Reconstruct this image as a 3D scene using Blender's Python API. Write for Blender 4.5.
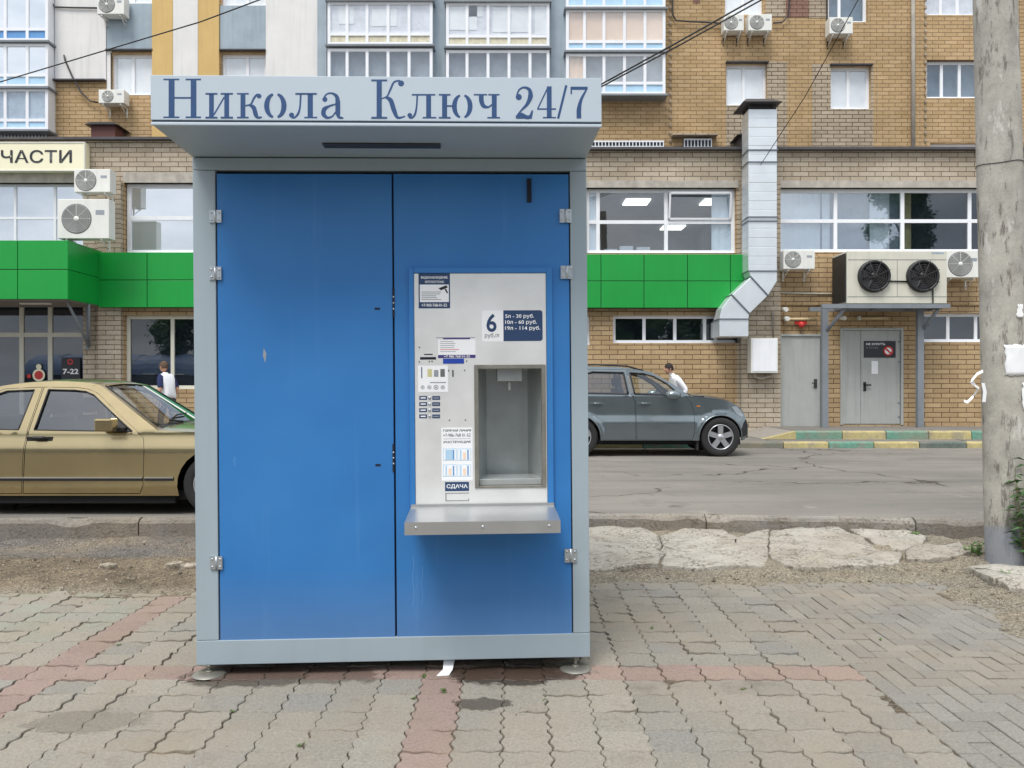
import bpy, bmesh, math, random
from mathutils import Vector, Matrix, noise
R = math.radians
random.seed(7)
scene = bpy.context.scene
for o in list(bpy.data.objects): bpy.data.objects.remove(o)

# ------------------------------------------------------------------ camera
F, HY, CH = 790.0, 387.0, 1.5          # focal length in pixels, horizon row, eye height
cam = bpy.data.cameras.new('camera'); cam.sensor_width = 36; cam.lens = 36*F/1024
cam.shift_y = (HY-384)/1024; cam.clip_end = 2000; cam.clip_start = 0.05
camo = bpy.data.objects.new('camera', cam); scene.collection.objects.link(camo)
camo.location = (0, 0, CH); camo.rotation_euler = (R(90), 0, 0)
scene.camera = camo

# ------------------------------------------------------------------ sky, sun, exposure
SUN_EL, SUN_AZ = 60, 205
w = bpy.data.worlds.new("World"); scene.world = w; w.use_nodes = True
nt = w.node_tree; nt.nodes.clear()
sky = nt.nodes.new('ShaderNodeTexSky'); sky.sky_type = 'NISHITA'; sky.sun_disc = False
sky.sun_elevation = R(SUN_EL); sky.sun_rotation = R(SUN_AZ); sky.air_density = 1.2; sky.dust_density = 3.0
tcw = nt.nodes.new('ShaderNodeTexCoord')
nz = nt.nodes.new('ShaderNodeTexNoise'); nz.inputs['Scale'].default_value = 2.2; nz.inputs['Detail'].default_value = 5
mpw = nt.nodes.new('ShaderNodeMapping'); mpw.inputs['Scale'].default_value = (1, 1, 2.6)
rmp = nt.nodes.new('ShaderNodeValToRGB'); rmp.color_ramp.elements[0].position = .30; rmp.color_ramp.elements[1].position = .52
rmp.color_ramp.elements[0].color = (.45, .45, .45, 1)
cl = nt.nodes.new('ShaderNodeTexNoise'); cl.inputs['Scale'].default_value = 3.3; cl.inputs['Detail'].default_value = 6
clr = nt.nodes.new('ShaderNodeValToRGB'); clr.color_ramp.elements[0].position = .35; clr.color_ramp.elements[1].position = .62
clr.color_ramp.elements[0].color = (6.2, 6.9, 7.9, 1); clr.color_ramp.elements[1].color = (12.5, 13.0, 13.6, 1)
mx = nt.nodes.new('ShaderNodeMix'); mx.data_type = 'RGBA'
bg = nt.nodes.new('ShaderNodeBackground'); bg.inputs[1].default_value = 0.09
wo = nt.nodes.new('ShaderNodeOutputWorld')
L = nt.links.new
L(tcw.outputs['Generated'], mpw.inputs[0]); L(mpw.outputs[0], nz.inputs['Vector']); L(mpw.outputs[0], cl.inputs['Vector'])
L(nz.outputs[0], rmp.inputs[0]); L(cl.outputs[0], clr.inputs[0])
L(rmp.outputs[0], mx.inputs[0]); L(sky.outputs[0], mx.inputs[6]); L(clr.outputs[0], mx.inputs[7])
# an overcast dome is brighter overhead than at the horizon
spw = nt.nodes.new('ShaderNodeSeparateXYZ'); L(tcw.outputs['Generated'], spw.inputs[0])
grw = nt.nodes.new('ShaderNodeMapRange'); grw.inputs[1].default_value = 0; grw.inputs[2].default_value = 1; grw.inputs[3].default_value = .66; grw.inputs[4].default_value = 1.35
L(spw.outputs[2], grw.inputs[0])
mg = nt.nodes.new('ShaderNodeMix'); mg.data_type = 'RGBA'; mg.blend_type = 'MULTIPLY'; mg.inputs[0].default_value = 1
L(mx.outputs[2], mg.inputs[6]); L(grw.outputs[0], mg.inputs[7]); L(mg.outputs[2], bg.inputs[0]); L(bg.outputs[0], wo.inputs[0])
sl = bpy.data.lights.new('sun', 'SUN'); sl.energy = 2.0; sl.angle = R(24); sl.color = (1, .965, .91)
so = bpy.data.objects.new('sun', sl); scene.collection.objects.link(so)
az = R(SUN_AZ); el = R(SUN_EL)
sd = Vector((math.sin(az)*math.cos(el), math.cos(az)*math.cos(el), math.sin(el)))   # towards the sun
so.rotation_euler = sd.to_track_quat('Z', 'Y').to_euler(); so.location = (0, -5, 30)
vs = scene.view_settings; vs.view_transform = 'Standard'; vs.look = 'None'; vs.gamma = 1; vs.exposure = 0.40
vs.use_curve_mapping = False
scene.render.engine = 'CYCLES'

# ------------------------------------------------------------------ helpers
def px(x, d): return (x-512)*d/F                    # horizontal place of a column at distance d
def pz(y, d): return CH+(HY-y)*d/F                  # height of a row at distance d
def lin(v): v /= 255.; return v/12.92 if v <= .04045 else ((v+.055)/1.055)**2.4
def C3(r, g, b, k=1.0): return (min(lin(r)*k,1), min(lin(g)*k,1), min(lin(b)*k,1), 1)
col = scene.collection

def tag(o, label=None, cat=None, group=None, kind=None):
    if label: o['label'] = label
    if cat: o['category'] = cat
    if group: o['group'] = group
    if kind: o['kind'] = kind
    return o
def empty(name, loc=(0, 0, 0), label=None, cat=None, group=None):
    o = bpy.data.objects.new(name, None); col.objects.link(o); o.location = loc; o.empty_display_size = .2
    return tag(o, label, cat, group)
def root_of(o):
    while o.parent: o = o.parent
    return o
def copy_tree(o, parent=None):
    c = o.copy(); col.objects.link(c); c.parent = parent
    for ch in [k for k in bpy.data.objects if k.parent == o]: copy_tree(ch, c)
    return c

class MB:
    def __init__(s): s.v = []; s.f = []; s.m = []; s.sm = []
    def quad(s, a, b, c, d, mi=0): s.poly([a, b, c, d], mi)
    def poly(s, pts, mi=0, smooth=False):
        n = len(s.v); s.v += [tuple(p) for p in pts]; s.f.append(tuple(range(n, n+len(pts)))); s.m.append(mi); s.sm.append(smooth)
    def box(s, x0, x1, y0, y1, z0, z1, mi=0):
        if x0 > x1: x0, x1 = x1, x0
        if y0 > y1: y0, y1 = y1, y0
        if z0 > z1: z0, z1 = z1, z0
        n = len(s.v)
        s.v += [(x0,y0,z0),(x1,y0,z0),(x1,y1,z0),(x0,y1,z0),(x0,y0,z1),(x1,y0,z1),(x1,y1,z1),(x0,y1,z1)]
        for q in ((0,3,2,1),(4,5,6,7),(0,1,5,4),(1,2,6,5),(2,3,7,6),(3,0,4,7)):
            s.f.append(tuple(n+i for i in q)); s.m.append(mi); s.sm.append(False)
    def prism(s, pts, y0, y1, mi=0):                    # pts: (x,z) outline, extruded along y
        a = sum(pts[i][0]*pts[(i+1) % len(pts)][1]-pts[(i+1) % len(pts)][0]*pts[i][1] for i in range(len(pts)))
        if a < 0: pts = pts[::-1]
        n = len(s.v); k = len(pts)
        s.v += [(p[0], y0, p[1]) for p in pts]+[(p[0], y1, p[1]) for p in pts]
        s.f.append(tuple(range(n, n+k))); s.f.append(tuple(range(n+2*k-1, n+k-1, -1)))
        s.m += [mi]*2; s.sm += [False]*2
        for i in range(k):
            j = (i+1) % k; s.f.append((n+j, n+i, n+k+i, n+k+j)); s.m.append(mi); s.sm.append(False)
    def tube(s, pts, r, n=8, mi=0, cap=True):
        pts = [Vector(p) for p in pts]; rs = r if isinstance(r, (list, tuple)) else [r]*len(pts)
        base = len(s.v); up = Vector((0, 0, 1))
        for i, p in enumerate(pts):
            t = (pts[min(i+1, len(pts)-1)]-pts[max(i-1, 0)]).normalized()
            a = t.cross(up)
            if a.length < .05: a = t.cross(Vector((0, 1, 0)))
            a.normalize(); b = t.cross(a)
            for k in range(n):
                q = 2*math.pi*k/n; s.v.append(tuple(p+rs[i]*(math.cos(q)*a+math.sin(q)*b)))
        for i in range(len(pts)-1):
            for k in range(n):
                j = (k+1) % n
                s.f.append((base+i*n+k, base+i*n+j, base+(i+1)*n+j, base+(i+1)*n+k)); s.m.append(mi); s.sm.append(True)
        if cap:
            s.f.append(tuple(base+k for k in range(n))[::-1]); s.f.append(tuple(base+(len(pts)-1)*n+k for k in range(n)))
            s.m += [mi]*2; s.sm += [False]*2
    def disc_y(s, cx, cz, prof, n=32, mi=0):            # lathe about an axis along y: prof = [(r, y)]
        base = len(s.v)
        for (r, y) in prof:
            for k in range(n):
                q = 2*math.pi*k/n; s.v.append((cx+r*math.cos(q), y, cz+r*math.sin(q)))
        for i in range(len(prof)-1):
            for k in range(n):
                j = (k+1) % n
                s.f.append((base+i*n+k, base+i*n+j, base+(i+1)*n+j, base+(i+1)*n+k)); s.m.append(mi); s.sm.append(True)
    def ell(s, c, r, n=12, m=8, mi=0):
        base = len(s.v)
        for i in range(m+1):
            t = math.pi*i/m
            for k in range(n):
                q = 2*math.pi*k/n
                s.v.append((c[0]+r[0]*math.sin(t)*math.cos(q), c[1]+r[1]*math.sin(t)*math.sin(q), c[2]+r[2]*math.cos(t)))
        for i in range(m):
            for k in range(n):
                j = (k+1) % n
                s.f.append((base+i*n+k, base+(i+1)*n+k, base+(i+1)*n+j, base+i*n+j)); s.m.append(mi); s.sm.append(True)
    def build(s, name, mats, parent=None, local=False, bevel=0, label=None):
        me = bpy.data.meshes.new(name)
        off = Vector((0, 0, 0))
        if parent is not None and not local: off = root_of(parent).location
        me.from_pydata([(a-off[0], b-off[1], c-off[2]) for a, b, c in s.v], [], s.f)
        if not isinstance(mats, (list, tuple)): mats = [mats]
        for m in mats: me.materials.append(m)
        for p, mi, sm in zip(me.polygons, s.m, s.sm): p.material_index = mi; p.use_smooth = sm
        o = bpy.data.objects.new(name, me); col.objects.link(o)
        if parent is not None: o.parent = parent
        if bevel:
            b = o.modifiers.new('bevel', 'BEVEL'); b.width = bevel; b.segments = 2; b.limit_method = 'ANGLE'; b.angle_limit = R(40)
        if label: o['label'] = label
        return o

def text_mesh(body, mat, parent, x0, x1, z0, z1, y, name='lettering', bold=0.0, local=False, depth=.002, fit=True):
    cu = bpy.data.curves.new('t', 'FONT'); cu.body = body; cu.size = 1; cu.offset = bold; cu.resolution_u = 3
    to = bpy.data.objects.new('t', cu); col.objects.link(to)
    bpy.context.view_layer.update()
    me = bpy.data.meshes.new_from_object(to.evaluated_get(bpy.context.evaluated_depsgraph_get()))
    bpy.data.objects.remove(to)
    xs = [v.co.x for v in me.vertices]; ys = [v.co.y for v in me.vertices]
    ax, bx, ay, by = min(xs), max(xs), min(ys), max(ys)
    sx = (x1-x0)/(bx-ax); sz = (z1-z0)/(by-ay)
    off = Vector((0, 0, 0))
    if parent is not None and not local: off = root_of(parent).location
    for v in me.vertices:
        a, b = v.co.x, v.co.y
        v.co = Vector((x0+(a-ax)*sx, y, z0+(b-ay)*sz))-off
    me.name = name; me.materials.clear(); me.materials.append(mat)
    o = bpy.data.objects.new(name, me); col.objects.link(o); o.parent = parent
    return o

# ------------------------------------------------------------------ materials
M = {}
def newmat(name):
    m = bpy.data.materials.new(name); m.use_nodes = True; nt = m.node_tree; nt.nodes.clear()
    o = nt.nodes.new('ShaderNodeOutputMaterial'); p = nt.nodes.new('ShaderNodeBsdfPrincipled')
    nt.links.new(p.outputs[0], o.inputs[0]); M[name] = m
    return m, nt, p, o
def node(nt, t, **kw):
    n = nt.nodes.new(t)
    for k, v in kw.items(): setattr(n, k, v)
    return n
def mixc(nt, f, a, b, mode='MIX'):
    n = nt.nodes.new('ShaderNodeMix'); n.data_type = 'RGBA'; n.blend_type = mode
    for i, x in ((0, f), (6, a), (7, b)):
        if hasattr(x, 'links') or isinstance(x, bpy.types.NodeSocket): nt.links.new(x, n.inputs[i])
        else: n.inputs[i].default_value = x
    return n.outputs[2]
def ramp(nt, s, p0, p1, c0=(0,0,0,1), c1=(1,1,1,1)):
    n = nt.nodes.new('ShaderNodeValToRGB'); n.color_ramp.elements[0].position = p0; n.color_ramp.elements[1].position = p1
    n.color_ramp.elements[0].color = c0; n.color_ramp.elements[1].color = c1
    nt.links.new(s, n.inputs[0]); return n.outputs[0]
def noi(nt, vec, scale, detail=4, rough=.55, dist=0):
    n = nt.nodes.new('ShaderNodeTexNoise'); n.inputs['Scale'].default_value = scale; n.inputs['Detail'].default_value = detail
    n.inputs['Roughness'].default_value = rough; n.inputs['Distortion'].default_value = dist
    if vec is not None: nt.links.new(vec, n.inputs['Vector'])
    return n.outputs[0]
def mapping(nt, vec, scale=(1,1,1), loc=(0,0,0), rot=(0,0,0)):
    n = nt.nodes.new('ShaderNodeMapping'); n.inputs['Scale'].default_value = scale; n.inputs['Location'].default_value = loc
    n.inputs['Rotation'].default_value = rot
    nt.links.new(vec, n.inputs[0]); return n.outputs[0]
def objc(nt): return nt.nodes.new('ShaderNodeTexCoord').outputs['Object']
def bump(nt, p, h, strength, dist=.01):
    b = nt.nodes.new('ShaderNodeBump'); b.inputs['Strength'].default_value = strength; b.inputs['Distance'].default_value = dist
    nt.links.new(h, b.inputs['Height']); nt.links.new(b.outputs[0], p.inputs['Normal'])

def pm(name, c, rough=.5, metal=0, var=.12, vs=3.0, streak=.0, dirt=None, bmp=0, bs=40, coat=0, spec=.5):
    """surface colour with a soft mottling, optional vertical weather streaks and fine bump"""
    m, nt, p, o = newmat(name)
    oc = objc(nt)
    n1 = noi(nt, oc, vs, 6, .6)
    dark = (c[0]*(1-var), c[1]*(1-var), c[2]*(1-var), 1); lite = (min(c[0]*(1+var),1), min(c[1]*(1+var),1), min(c[2]*(1+var),1), 1)
    colr = mixc(nt, ramp(nt, n1, .3, .7), dark, lite)
    if streak:
        n2 = noi(nt, mapping(nt, oc, (9, 9, .5)), 1.0, 5, .6)
        d = dirt or (c[0]*.45, c[1]*.43, c[2]*.4, 1)
        f = ramp(nt, n2, .5, .8, (0,0,0,1), (streak,)*3+(1,))
        colr = mixc(nt, f, colr, d)
    nt.links.new(colr, p.inputs['Base Color'])
    p.inputs['Metallic'].default_value = metal
    p.inputs['Specular IOR Level'].default_value = spec
    r2 = nt.nodes.new('ShaderNodeMapRange'); r2.inputs[3].default_value = max(rough-.08, .02); r2.inputs[4].default_value = min(rough+.08, 1)
    nt.links.new(noi(nt, oc, vs*3, 3), r2.inputs[0]); nt.links.new(r2.outputs[0], p.inputs['Roughness'])
    if coat: p.inputs['Coat Weight'].default_value = coat; p.inputs['Coat Roughness'].default_value = .05
    if bmp: bump(nt, p, noi(nt, oc, bs, 4), bmp, .004)
    return m

def brick(name, c1, c2, mort, bw, rh, ms=.012, var=.25, patch=None):
    m, nt, p, o = newmat(name)
    g = nt.nodes.new('ShaderNodeNewGeometry')
    sp = node(nt, 'ShaderNodeSeparateXYZ'); nt.links.new(g.outputs['Position'], sp.inputs[0])
    ad = node(nt, 'ShaderNodeMath', operation='ADD'); nt.links.new(sp.outputs[0], ad.inputs[0]); nt.links.new(sp.outputs[1], ad.inputs[1])
    cb = node(nt, 'ShaderNodeCombineXYZ'); nt.links.new(ad.outputs[0], cb.inputs[0]); nt.links.new(sp.outputs[2], cb.inputs[1])
    b = node(nt, 'ShaderNodeTexBrick'); b.inputs['Scale'].default_value = 1; b.inputs['Brick Width'].default_value = bw
    b.inputs['Row Height'].default_value = rh; b.inputs['Mortar Size'].default_value = ms; b.inputs['Mortar Smooth'].default_value = .3
    b.inputs['Color1'].default_value = c1; b.inputs['Color2'].default_value = c2; b.inputs['Mortar'].default_value = mort
    b.inputs['Bias'].default_value = -.1; b.offset = .5
    nt.links.new(cb.outputs[0], b.inputs['Vector'])
    n1 = noi(nt, g.outputs['Position'], .55, 5, .65)
    cc = mixc(nt, 1.0, b.outputs[0], ramp(nt, n1, .3, .72, (1-var,1-var,1-var*1.05,1), (1.0+var*.35,)*3+(1,)), 'MULTIPLY')
    n2 = noi(nt, g.outputs['Position'], 22, 4, .7)
    cc = mixc(nt, 1.0, cc, ramp(nt, n2, .3, .7, (.82,.8,.78,1), (1.1,1.1,1.1,1)), 'MULTIPLY')
    n3 = noi(nt, mapping(nt, g.outputs['Position'], (3.5, 3.5, .35)), 1, 5, .6)   # rain streaks
    cc = mixc(nt, ramp(nt, n3, .52, .8, (0,0,0,1), (.35,.35,.35,1)), cc, (c1[0]*.45, c1[1]*.43, c1[2]*.42, 1))
    nt.links.new(cc, p.inputs['Base Color']); p.inputs['Roughness'].default_value = .9
    p.inputs['Specular IOR Level'].default_value = .2
    bp = node(nt, 'ShaderNodeBump'); bp.invert = True; bp.inputs['Strength'].default_value = .7; bp.inputs['Distance'].default_value = .02
    nt.links.new(b.outputs['Fac'], bp.inputs['Height'])
    bp2 = node(nt, 'ShaderNodeBump'); bp2.inputs['Strength'].default_value = .4; bp2.inputs['Distance'].default_value = .01
    nt.links.new(n2, bp2.inputs['Height']); nt.links.new(bp.outputs[0], bp2.inputs['Normal']); nt.links.new(bp2.outputs[0], p.inputs['Normal'])
    return m

def glass(name, refl, tint, rough=.01, wavy=.0):
    """window glass: a coated reflection over a tinted see-through pane"""
    m, nt, p, o = newmat(name); nt.nodes.remove(p)
    tr = node(nt, 'ShaderNodeBsdfTransparent'); tr.inputs[0].default_value = tint
    gl = node(nt, 'ShaderNodeBsdfGlossy'); gl.inputs['Roughness'].default_value = rough; gl.inputs[0].default_value = (.93,.96,1,1)
    fr = node(nt, 'ShaderNodeFresnel'); fr.inputs[0].default_value = 1.5
    ad = node(nt, 'ShaderNodeMath', operation='ADD', use_clamp=True); nt.links.new(fr.outputs[0], ad.inputs[0]); ad.inputs[1].default_value = refl-.04
    # the coating and tint sit on the outer face only; light leaves the inner face of the pane unchanged
    gb_ = node(nt, 'ShaderNodeNewGeometry'); om = node(nt, 'ShaderNodeMath', operation='SUBTRACT'); om.inputs[0].default_value = 1; nt.links.new(gb_.outputs['Backfacing'], om.inputs[1])
    mf = node(nt, 'ShaderNodeMath', operation='MULTIPLY'); nt.links.new(ad.outputs[0], mf.inputs[0]); nt.links.new(om.outputs[0], mf.inputs[1])
    nt.links.new(mixc(nt, gb_.outputs['Backfacing'], tint, (1, 1, 1, 1)), tr.inputs[0])
    mx = node(nt, 'ShaderNodeMixShader'); nt.links.new(mf.outputs[0], mx.inputs[0]); nt.links.new(tr.outputs[0], mx.inputs[1]); nt.links.new(gl.outputs[0], mx.inputs[2])
    if wavy:
        b = node(nt, 'ShaderNodeBump'); b.inputs['Strength'].default_value = wavy; b.inputs['Distance'].default_value = .01
        nt.links.new(noi(nt, objc(nt), 1.6, 2), b.inputs['Height']); nt.links.new(b.outputs[0], gl.inputs['Normal'])
    nt.links.new(mx.outputs[0], o.inputs[0]); return m

brick('ochre_brick', C3(198,170,132), C3(182,154,114), C3(130,110,84), .33, .104, .008)
brick('ochre_block', C3(194,168,132), C3(176,150,114), C3(100,82,64), .42, .122, .009)
brick('buff_block', C3(196,184,166), C3(180,166,146), C3(104,92,80), .42, .122, .009)
brick('pale_brick', C3(190,176,156), C3(172,158,138), C3(100,86,72), .33, .104, .010)
brick('mauve_brick', C3(160,128,116), C3(146,112,100), C3(96,76,66), .33, .104, .010)
pm('white_plaster', C3(222,220,218), .85, var=.06, vs=1.2, streak=.35, dirt=C3(172,172,172), bmp=.2)
pm('blue_plaster', C3(158,172,182), .85, var=.12, vs=1.6, streak=.35, bmp=.2)
pm('yellow_plaster', C3(206,174,114), .85, var=.06, vs=1.2, streak=.2, bmp=.2)
pm('pvc', C3(236,238,242), .35, var=.03, streak=.12)
pm('dark_metal', C3(60,58,60), .5, var=.2)
pm('flashing', C3(84,82,84), .5, var=.2, metal=.3)
pm('brown_metal', C3(92,52,48), .6, var=.15)
pm('concrete', C3(176,170,160), .9, var=.2, vs=5, streak=.3, bmp=.5)
pm('cream_sign', C3(240,234,204), .5, var=.03)
pm('green_panel', C3(14,150,58), .35, var=.05, vs=1, streak=.12)
pm('dark_green_gap', C3(10,70,30), .6)
pm('sign_text', C3(44,46,54), .5, var=.05)
pm('soffit', C3(120,112,106), .8)
pm('interior_dark', C3(72,78,86), .9, var=.3)
pm('interior_mid', C3(160,168,176), .9, var=.2)
pm('curtain_white', C3(246,246,246), .9, var=.06, vs=4, bmp=.3, bs=8)
pm('curtain_peach', C3(240,212,188), .9, var=.05)
pm('curtain_grey', C3(232,232,236), .9, var=.15, vs=5)
pm('curtain_yellow', C3(206,200,150), .9, var=.08)
pm('panel_blue', C3(96,150,205), .4, var=.08)
pm('panel_lightblue', C3(178,212,236), .35, var=.08)
pm('panel_stone', C3(206,200,176), .6, var=.2, vs=9)
glass('glass_mirror', .75, (.85,.90,.95,1), wavy=.05)
glass('glass_mid', .16, (.68,.76,.82,1), wavy=.05)
glass('glass_blue', .42, (.68,.76,.82,1), wavy=.05)
glass('glass_dark', .14, (.42,.46,.50,1), wavy=.06)
glass('glass_clear', .20, (.93,.95,.96,1), wavy=.05)
pm('ac_white', C3(226,226,220), .45, var=.04, streak=.15)
pm('ac_cream', C3(206,204,190), .5, var=.05, streak=.2)
pm('fan_dark', C3(34,36,38), .5, var=.2)
pm('fan_grey', C3(110,112,112), .5, var=.2)
pm('grey_steel_paint', C3(126,132,138), .5, var=.1, streak=.2)
pm('door_grey', C3(172,175,172), .5, var=.05, streak=.35, dirt=C3(120,110,96))
pm('black_plastic', C3(22,22,24), .4, var=.1)
pm('white_print', C3(242,243,245), .5, var=.02)
pm('red_print', C3(200,52,50), .5)
pm('grey_print', C3(150,156,164), .5)
pm('tube_lamp', C3(200,180,140), .5)
pm('duct_metal', C3(222,228,232), .38, metal=.5, var=.06, vs=2, bmp=.25, bs=5)
pm('duct_seam', C3(120,128,134), .4, metal=.7)

m, nt, p, o = newmat('asphalt')
g = node(nt, 'ShaderNodeNewGeometry').outputs['Position']
n1 = noi(nt, g, 60, 5, .7); n2 = noi(nt, mapping(nt, g, (.25, .9, 1)), 1, 6, .6); n3 = noi(nt, g, 2.5, 5, .65)
cc = mixc(nt, ramp(nt, n2, .35, .65), C3(118,114,109), C3(140,135,127))
cc = mixc(nt, ramp(nt, n3, .55, .75, (0,0,0,1), (.5,.5,.5,1)), cc, C3(98,95,92))
n6 = noi(nt, mapping(nt, g, (.10, 2.2, 1), loc=(3,1,0)), 1, 4, .6); cc = mixc(nt, ramp(nt, n6, .56, .70, (0,0,0,1), (.45,.45,.45,1)), cc, C3(88,85,82))
n7 = noi(nt, mapping(nt, g, (1.2, 1.2, 1), loc=(9,4,0)), 1, 6, .75); cc = mixc(nt, ramp(nt, n7, .62, .68, (0,0,0,1), (.35,.35,.35,1)), cc, C3(172,164,150))
cc = mixc(nt, 1.0, cc, ramp(nt, n1, .3, .7, (.78,.78,.78,1), (1.12,1.12,1.12,1)), 'MULTIPLY')
vo = node(nt, 'ShaderNodeTexVoronoi', feature='DISTANCE_TO_EDGE'); vo.inputs['Scale'].default_value = .34
dm = nt.nodes.new('ShaderNodeVectorMath'); dm.operation = 'ADD'
nn = nt.nodes.new('ShaderNodeTexNoise'); nn.inputs['Scale'].default_value = 1.3; nn.inputs['Detail'].default_value = 6; nt.links.new(g, nn.inputs['Vector'])
nt.links.new(g, dm.inputs[0]); nt.links.new(nn.outputs['Color'], dm.inputs[1]); nt.links.new(dm.outputs[0], vo.inputs['Vector'])
crk = ramp(nt, vo.outputs[0], .004, .010, (1,1,1,1), (0,0,0,1))
msk = ramp(nt, noi(nt, g, .35, 2), .42, .5)
cf = node(nt, 'ShaderNodeMath', operation='MULTIPLY'); nt.links.new(crk, cf.inputs[0]); nt.links.new(msk, cf.inputs[1])
cc = mixc(nt, cf.outputs[0], cc, C3(70,64,58))
nt.links.new(cc, p.inputs['Base Color']); p.inputs['Roughness'].default_value = .92
p.inputs['Specular IOR Level'].default_value = .25
bump(nt, p, n1, .5, .006)

def attr_mat(name, rough=.9, n_amt=.22, sc=45, bmpv=.5, dist=.004, stains=False, grit=0, dirt=0):
    m, nt, p, o = newmat(name)
    a = node(nt, 'ShaderNodeAttribute', attribute_name='tone')
    g = node(nt, 'ShaderNodeNewGeometry').outputs['Position']
    n1 = noi(nt, g, sc, 5, .7); n2 = noi(nt, g, 1.1, 5, .6)
    cc = mixc(nt, 1.0, a.outputs['Color'], ramp(nt, n1, .28, .72, (1-n_amt,)*3+(1,), (1+n_amt*.6,)*3+(1,)), 'MULTIPLY')
    cc = mixc(nt, ramp(nt, n2, .42, .70, (0,0,0,1), (.55,.55,.55,1)), cc, C3(148,134,114))
    if grit:                                  # mixed pale and dark chippings
        v = node(nt, 'ShaderNodeTexVoronoi'); v.inputs['Scale'].default_value = grit; nt.links.new(g, v.inputs['Vector'])
        sv = node(nt, 'ShaderNodeSeparateColor'); nt.links.new(v.outputs['Color'], sv.inputs[0])
        cc = mixc(nt, 1.0, cc, ramp(nt, sv.outputs[0], .0, 1.0, (.50,.47,.43,1), (1.45,1.45,1.42,1)), 'MULTIPLY')
        v2 = node(nt, 'ShaderNodeTexVoronoi'); v2.inputs['Scale'].default_value = grit*.32; nt.links.new(g, v2.inputs['Vector'])
        sv2 = node(nt, 'ShaderNodeSeparateColor'); nt.links.new(v2.outputs['Color'], sv2.inputs[0])
        cc = mixc(nt, ramp(nt, v2.outputs['Distance'], .25, .35, (1,1,1,1), (0,0,0,1)), cc, mixc(nt, 1.0, cc, ramp(nt, sv2.outputs[1], .2, .9, (.6,.58,.55,1), (1.5,1.5,1.5,1)), 'MULTIPLY'))
    if dirt:                                  # dirt trodden into the hollows, hair cracks
        a1 = ramp(nt, noi(nt, mapping(nt, g, loc=(5,2,0)), 34, 4, .7), .50, .58); a2 = ramp(nt, noi(nt, g, 3.2, 5, .7), .44, .58)
        ml = node(nt, 'ShaderNodeMath', operation='MULTIPLY'); nt.links.new(a1, ml.inputs[0]); nt.links.new(a2, ml.inputs[1])
        cc = mixc(nt, ml.outputs[0], cc, (.17, .145, .11, 1))
        cc = mixc(nt, ramp(nt, noi(nt, mapping(nt, g, loc=(1,7,0)), 2.6, 6, .75), .56, .66, (0,0,0,1), (.6,.6,.6,1)), cc, (.24, .21, .165, 1))
        vc = node(nt, 'ShaderNodeTexVoronoi', feature='DISTANCE_TO_EDGE'); vc.inputs['Scale'].default_value = 1.3
        dv = node(nt, 'ShaderNodeVectorMath', operation='ADD'); nq = nt.nodes.new('ShaderNodeTexNoise'); nq.inputs['Scale'].default_value = 4; nq.inputs['Detail'].default_value = 5; nt.links.new(g, nq.inputs['Vector'])
        nt.links.new(g, dv.inputs[0]); nt.links.new(nq.outputs['Color'], dv.inputs[1]); nt.links.new(dv.outputs[0], vc.inputs['Vector'])
        cc = mixc(nt, ramp(nt, vc.outputs['Distance'], .006, .016, (.8,.8,.8,1), (0,0,0,1)), cc, (.16, .14, .11, 1))
    n5 = noi(nt, g, 5.5, 6, .75); cc = mixc(nt, ramp(nt, n5, .55, .72, (0,0,0,1), (.40,.40,.40,1)), cc, C3(112,100,86))
    if stains:
        n4 = noi(nt, mapping(nt, g, loc=(3.1, 1.7, 0)), 1.7, 5, .7)
        cc = mixc(nt, ramp(nt, n4, .60, .74, (0,0,0,1), (.5,.5,.5,1)), cc, C3(96,86,74))
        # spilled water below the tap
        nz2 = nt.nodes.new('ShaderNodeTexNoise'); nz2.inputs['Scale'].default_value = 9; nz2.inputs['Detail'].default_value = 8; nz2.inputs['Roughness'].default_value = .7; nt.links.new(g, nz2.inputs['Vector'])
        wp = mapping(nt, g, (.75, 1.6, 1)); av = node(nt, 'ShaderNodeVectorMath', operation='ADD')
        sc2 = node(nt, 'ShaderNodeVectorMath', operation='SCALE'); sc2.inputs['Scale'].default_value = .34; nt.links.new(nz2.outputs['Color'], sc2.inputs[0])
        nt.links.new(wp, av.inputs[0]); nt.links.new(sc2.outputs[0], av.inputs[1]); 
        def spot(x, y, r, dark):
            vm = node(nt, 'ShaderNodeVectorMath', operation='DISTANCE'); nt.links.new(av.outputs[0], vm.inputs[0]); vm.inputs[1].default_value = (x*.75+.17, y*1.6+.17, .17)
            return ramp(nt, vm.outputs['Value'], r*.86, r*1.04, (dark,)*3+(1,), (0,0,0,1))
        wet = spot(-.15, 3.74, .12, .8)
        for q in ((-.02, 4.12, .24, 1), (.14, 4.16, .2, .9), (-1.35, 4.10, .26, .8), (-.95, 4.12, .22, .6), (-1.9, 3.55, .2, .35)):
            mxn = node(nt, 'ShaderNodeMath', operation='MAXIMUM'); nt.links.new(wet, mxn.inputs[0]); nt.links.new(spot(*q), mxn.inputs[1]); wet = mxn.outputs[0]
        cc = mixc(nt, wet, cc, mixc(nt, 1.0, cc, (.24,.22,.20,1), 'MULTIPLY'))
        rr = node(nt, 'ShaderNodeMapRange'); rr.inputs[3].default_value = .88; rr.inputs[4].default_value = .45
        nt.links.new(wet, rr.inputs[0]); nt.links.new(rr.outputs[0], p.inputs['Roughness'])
    else: p.inputs['Roughness'].default_value = rough
    nt.links.new(cc, p.inputs['Base Color']); p.inputs['Specular IOR Level'].default_value = .3
    bump(nt, p, n1, bmpv, dist); return m
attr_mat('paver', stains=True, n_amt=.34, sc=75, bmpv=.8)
attr_mat('soil', n_amt=.5, sc=55, bmpv=.9, dist=.012, grit=115)
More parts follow.
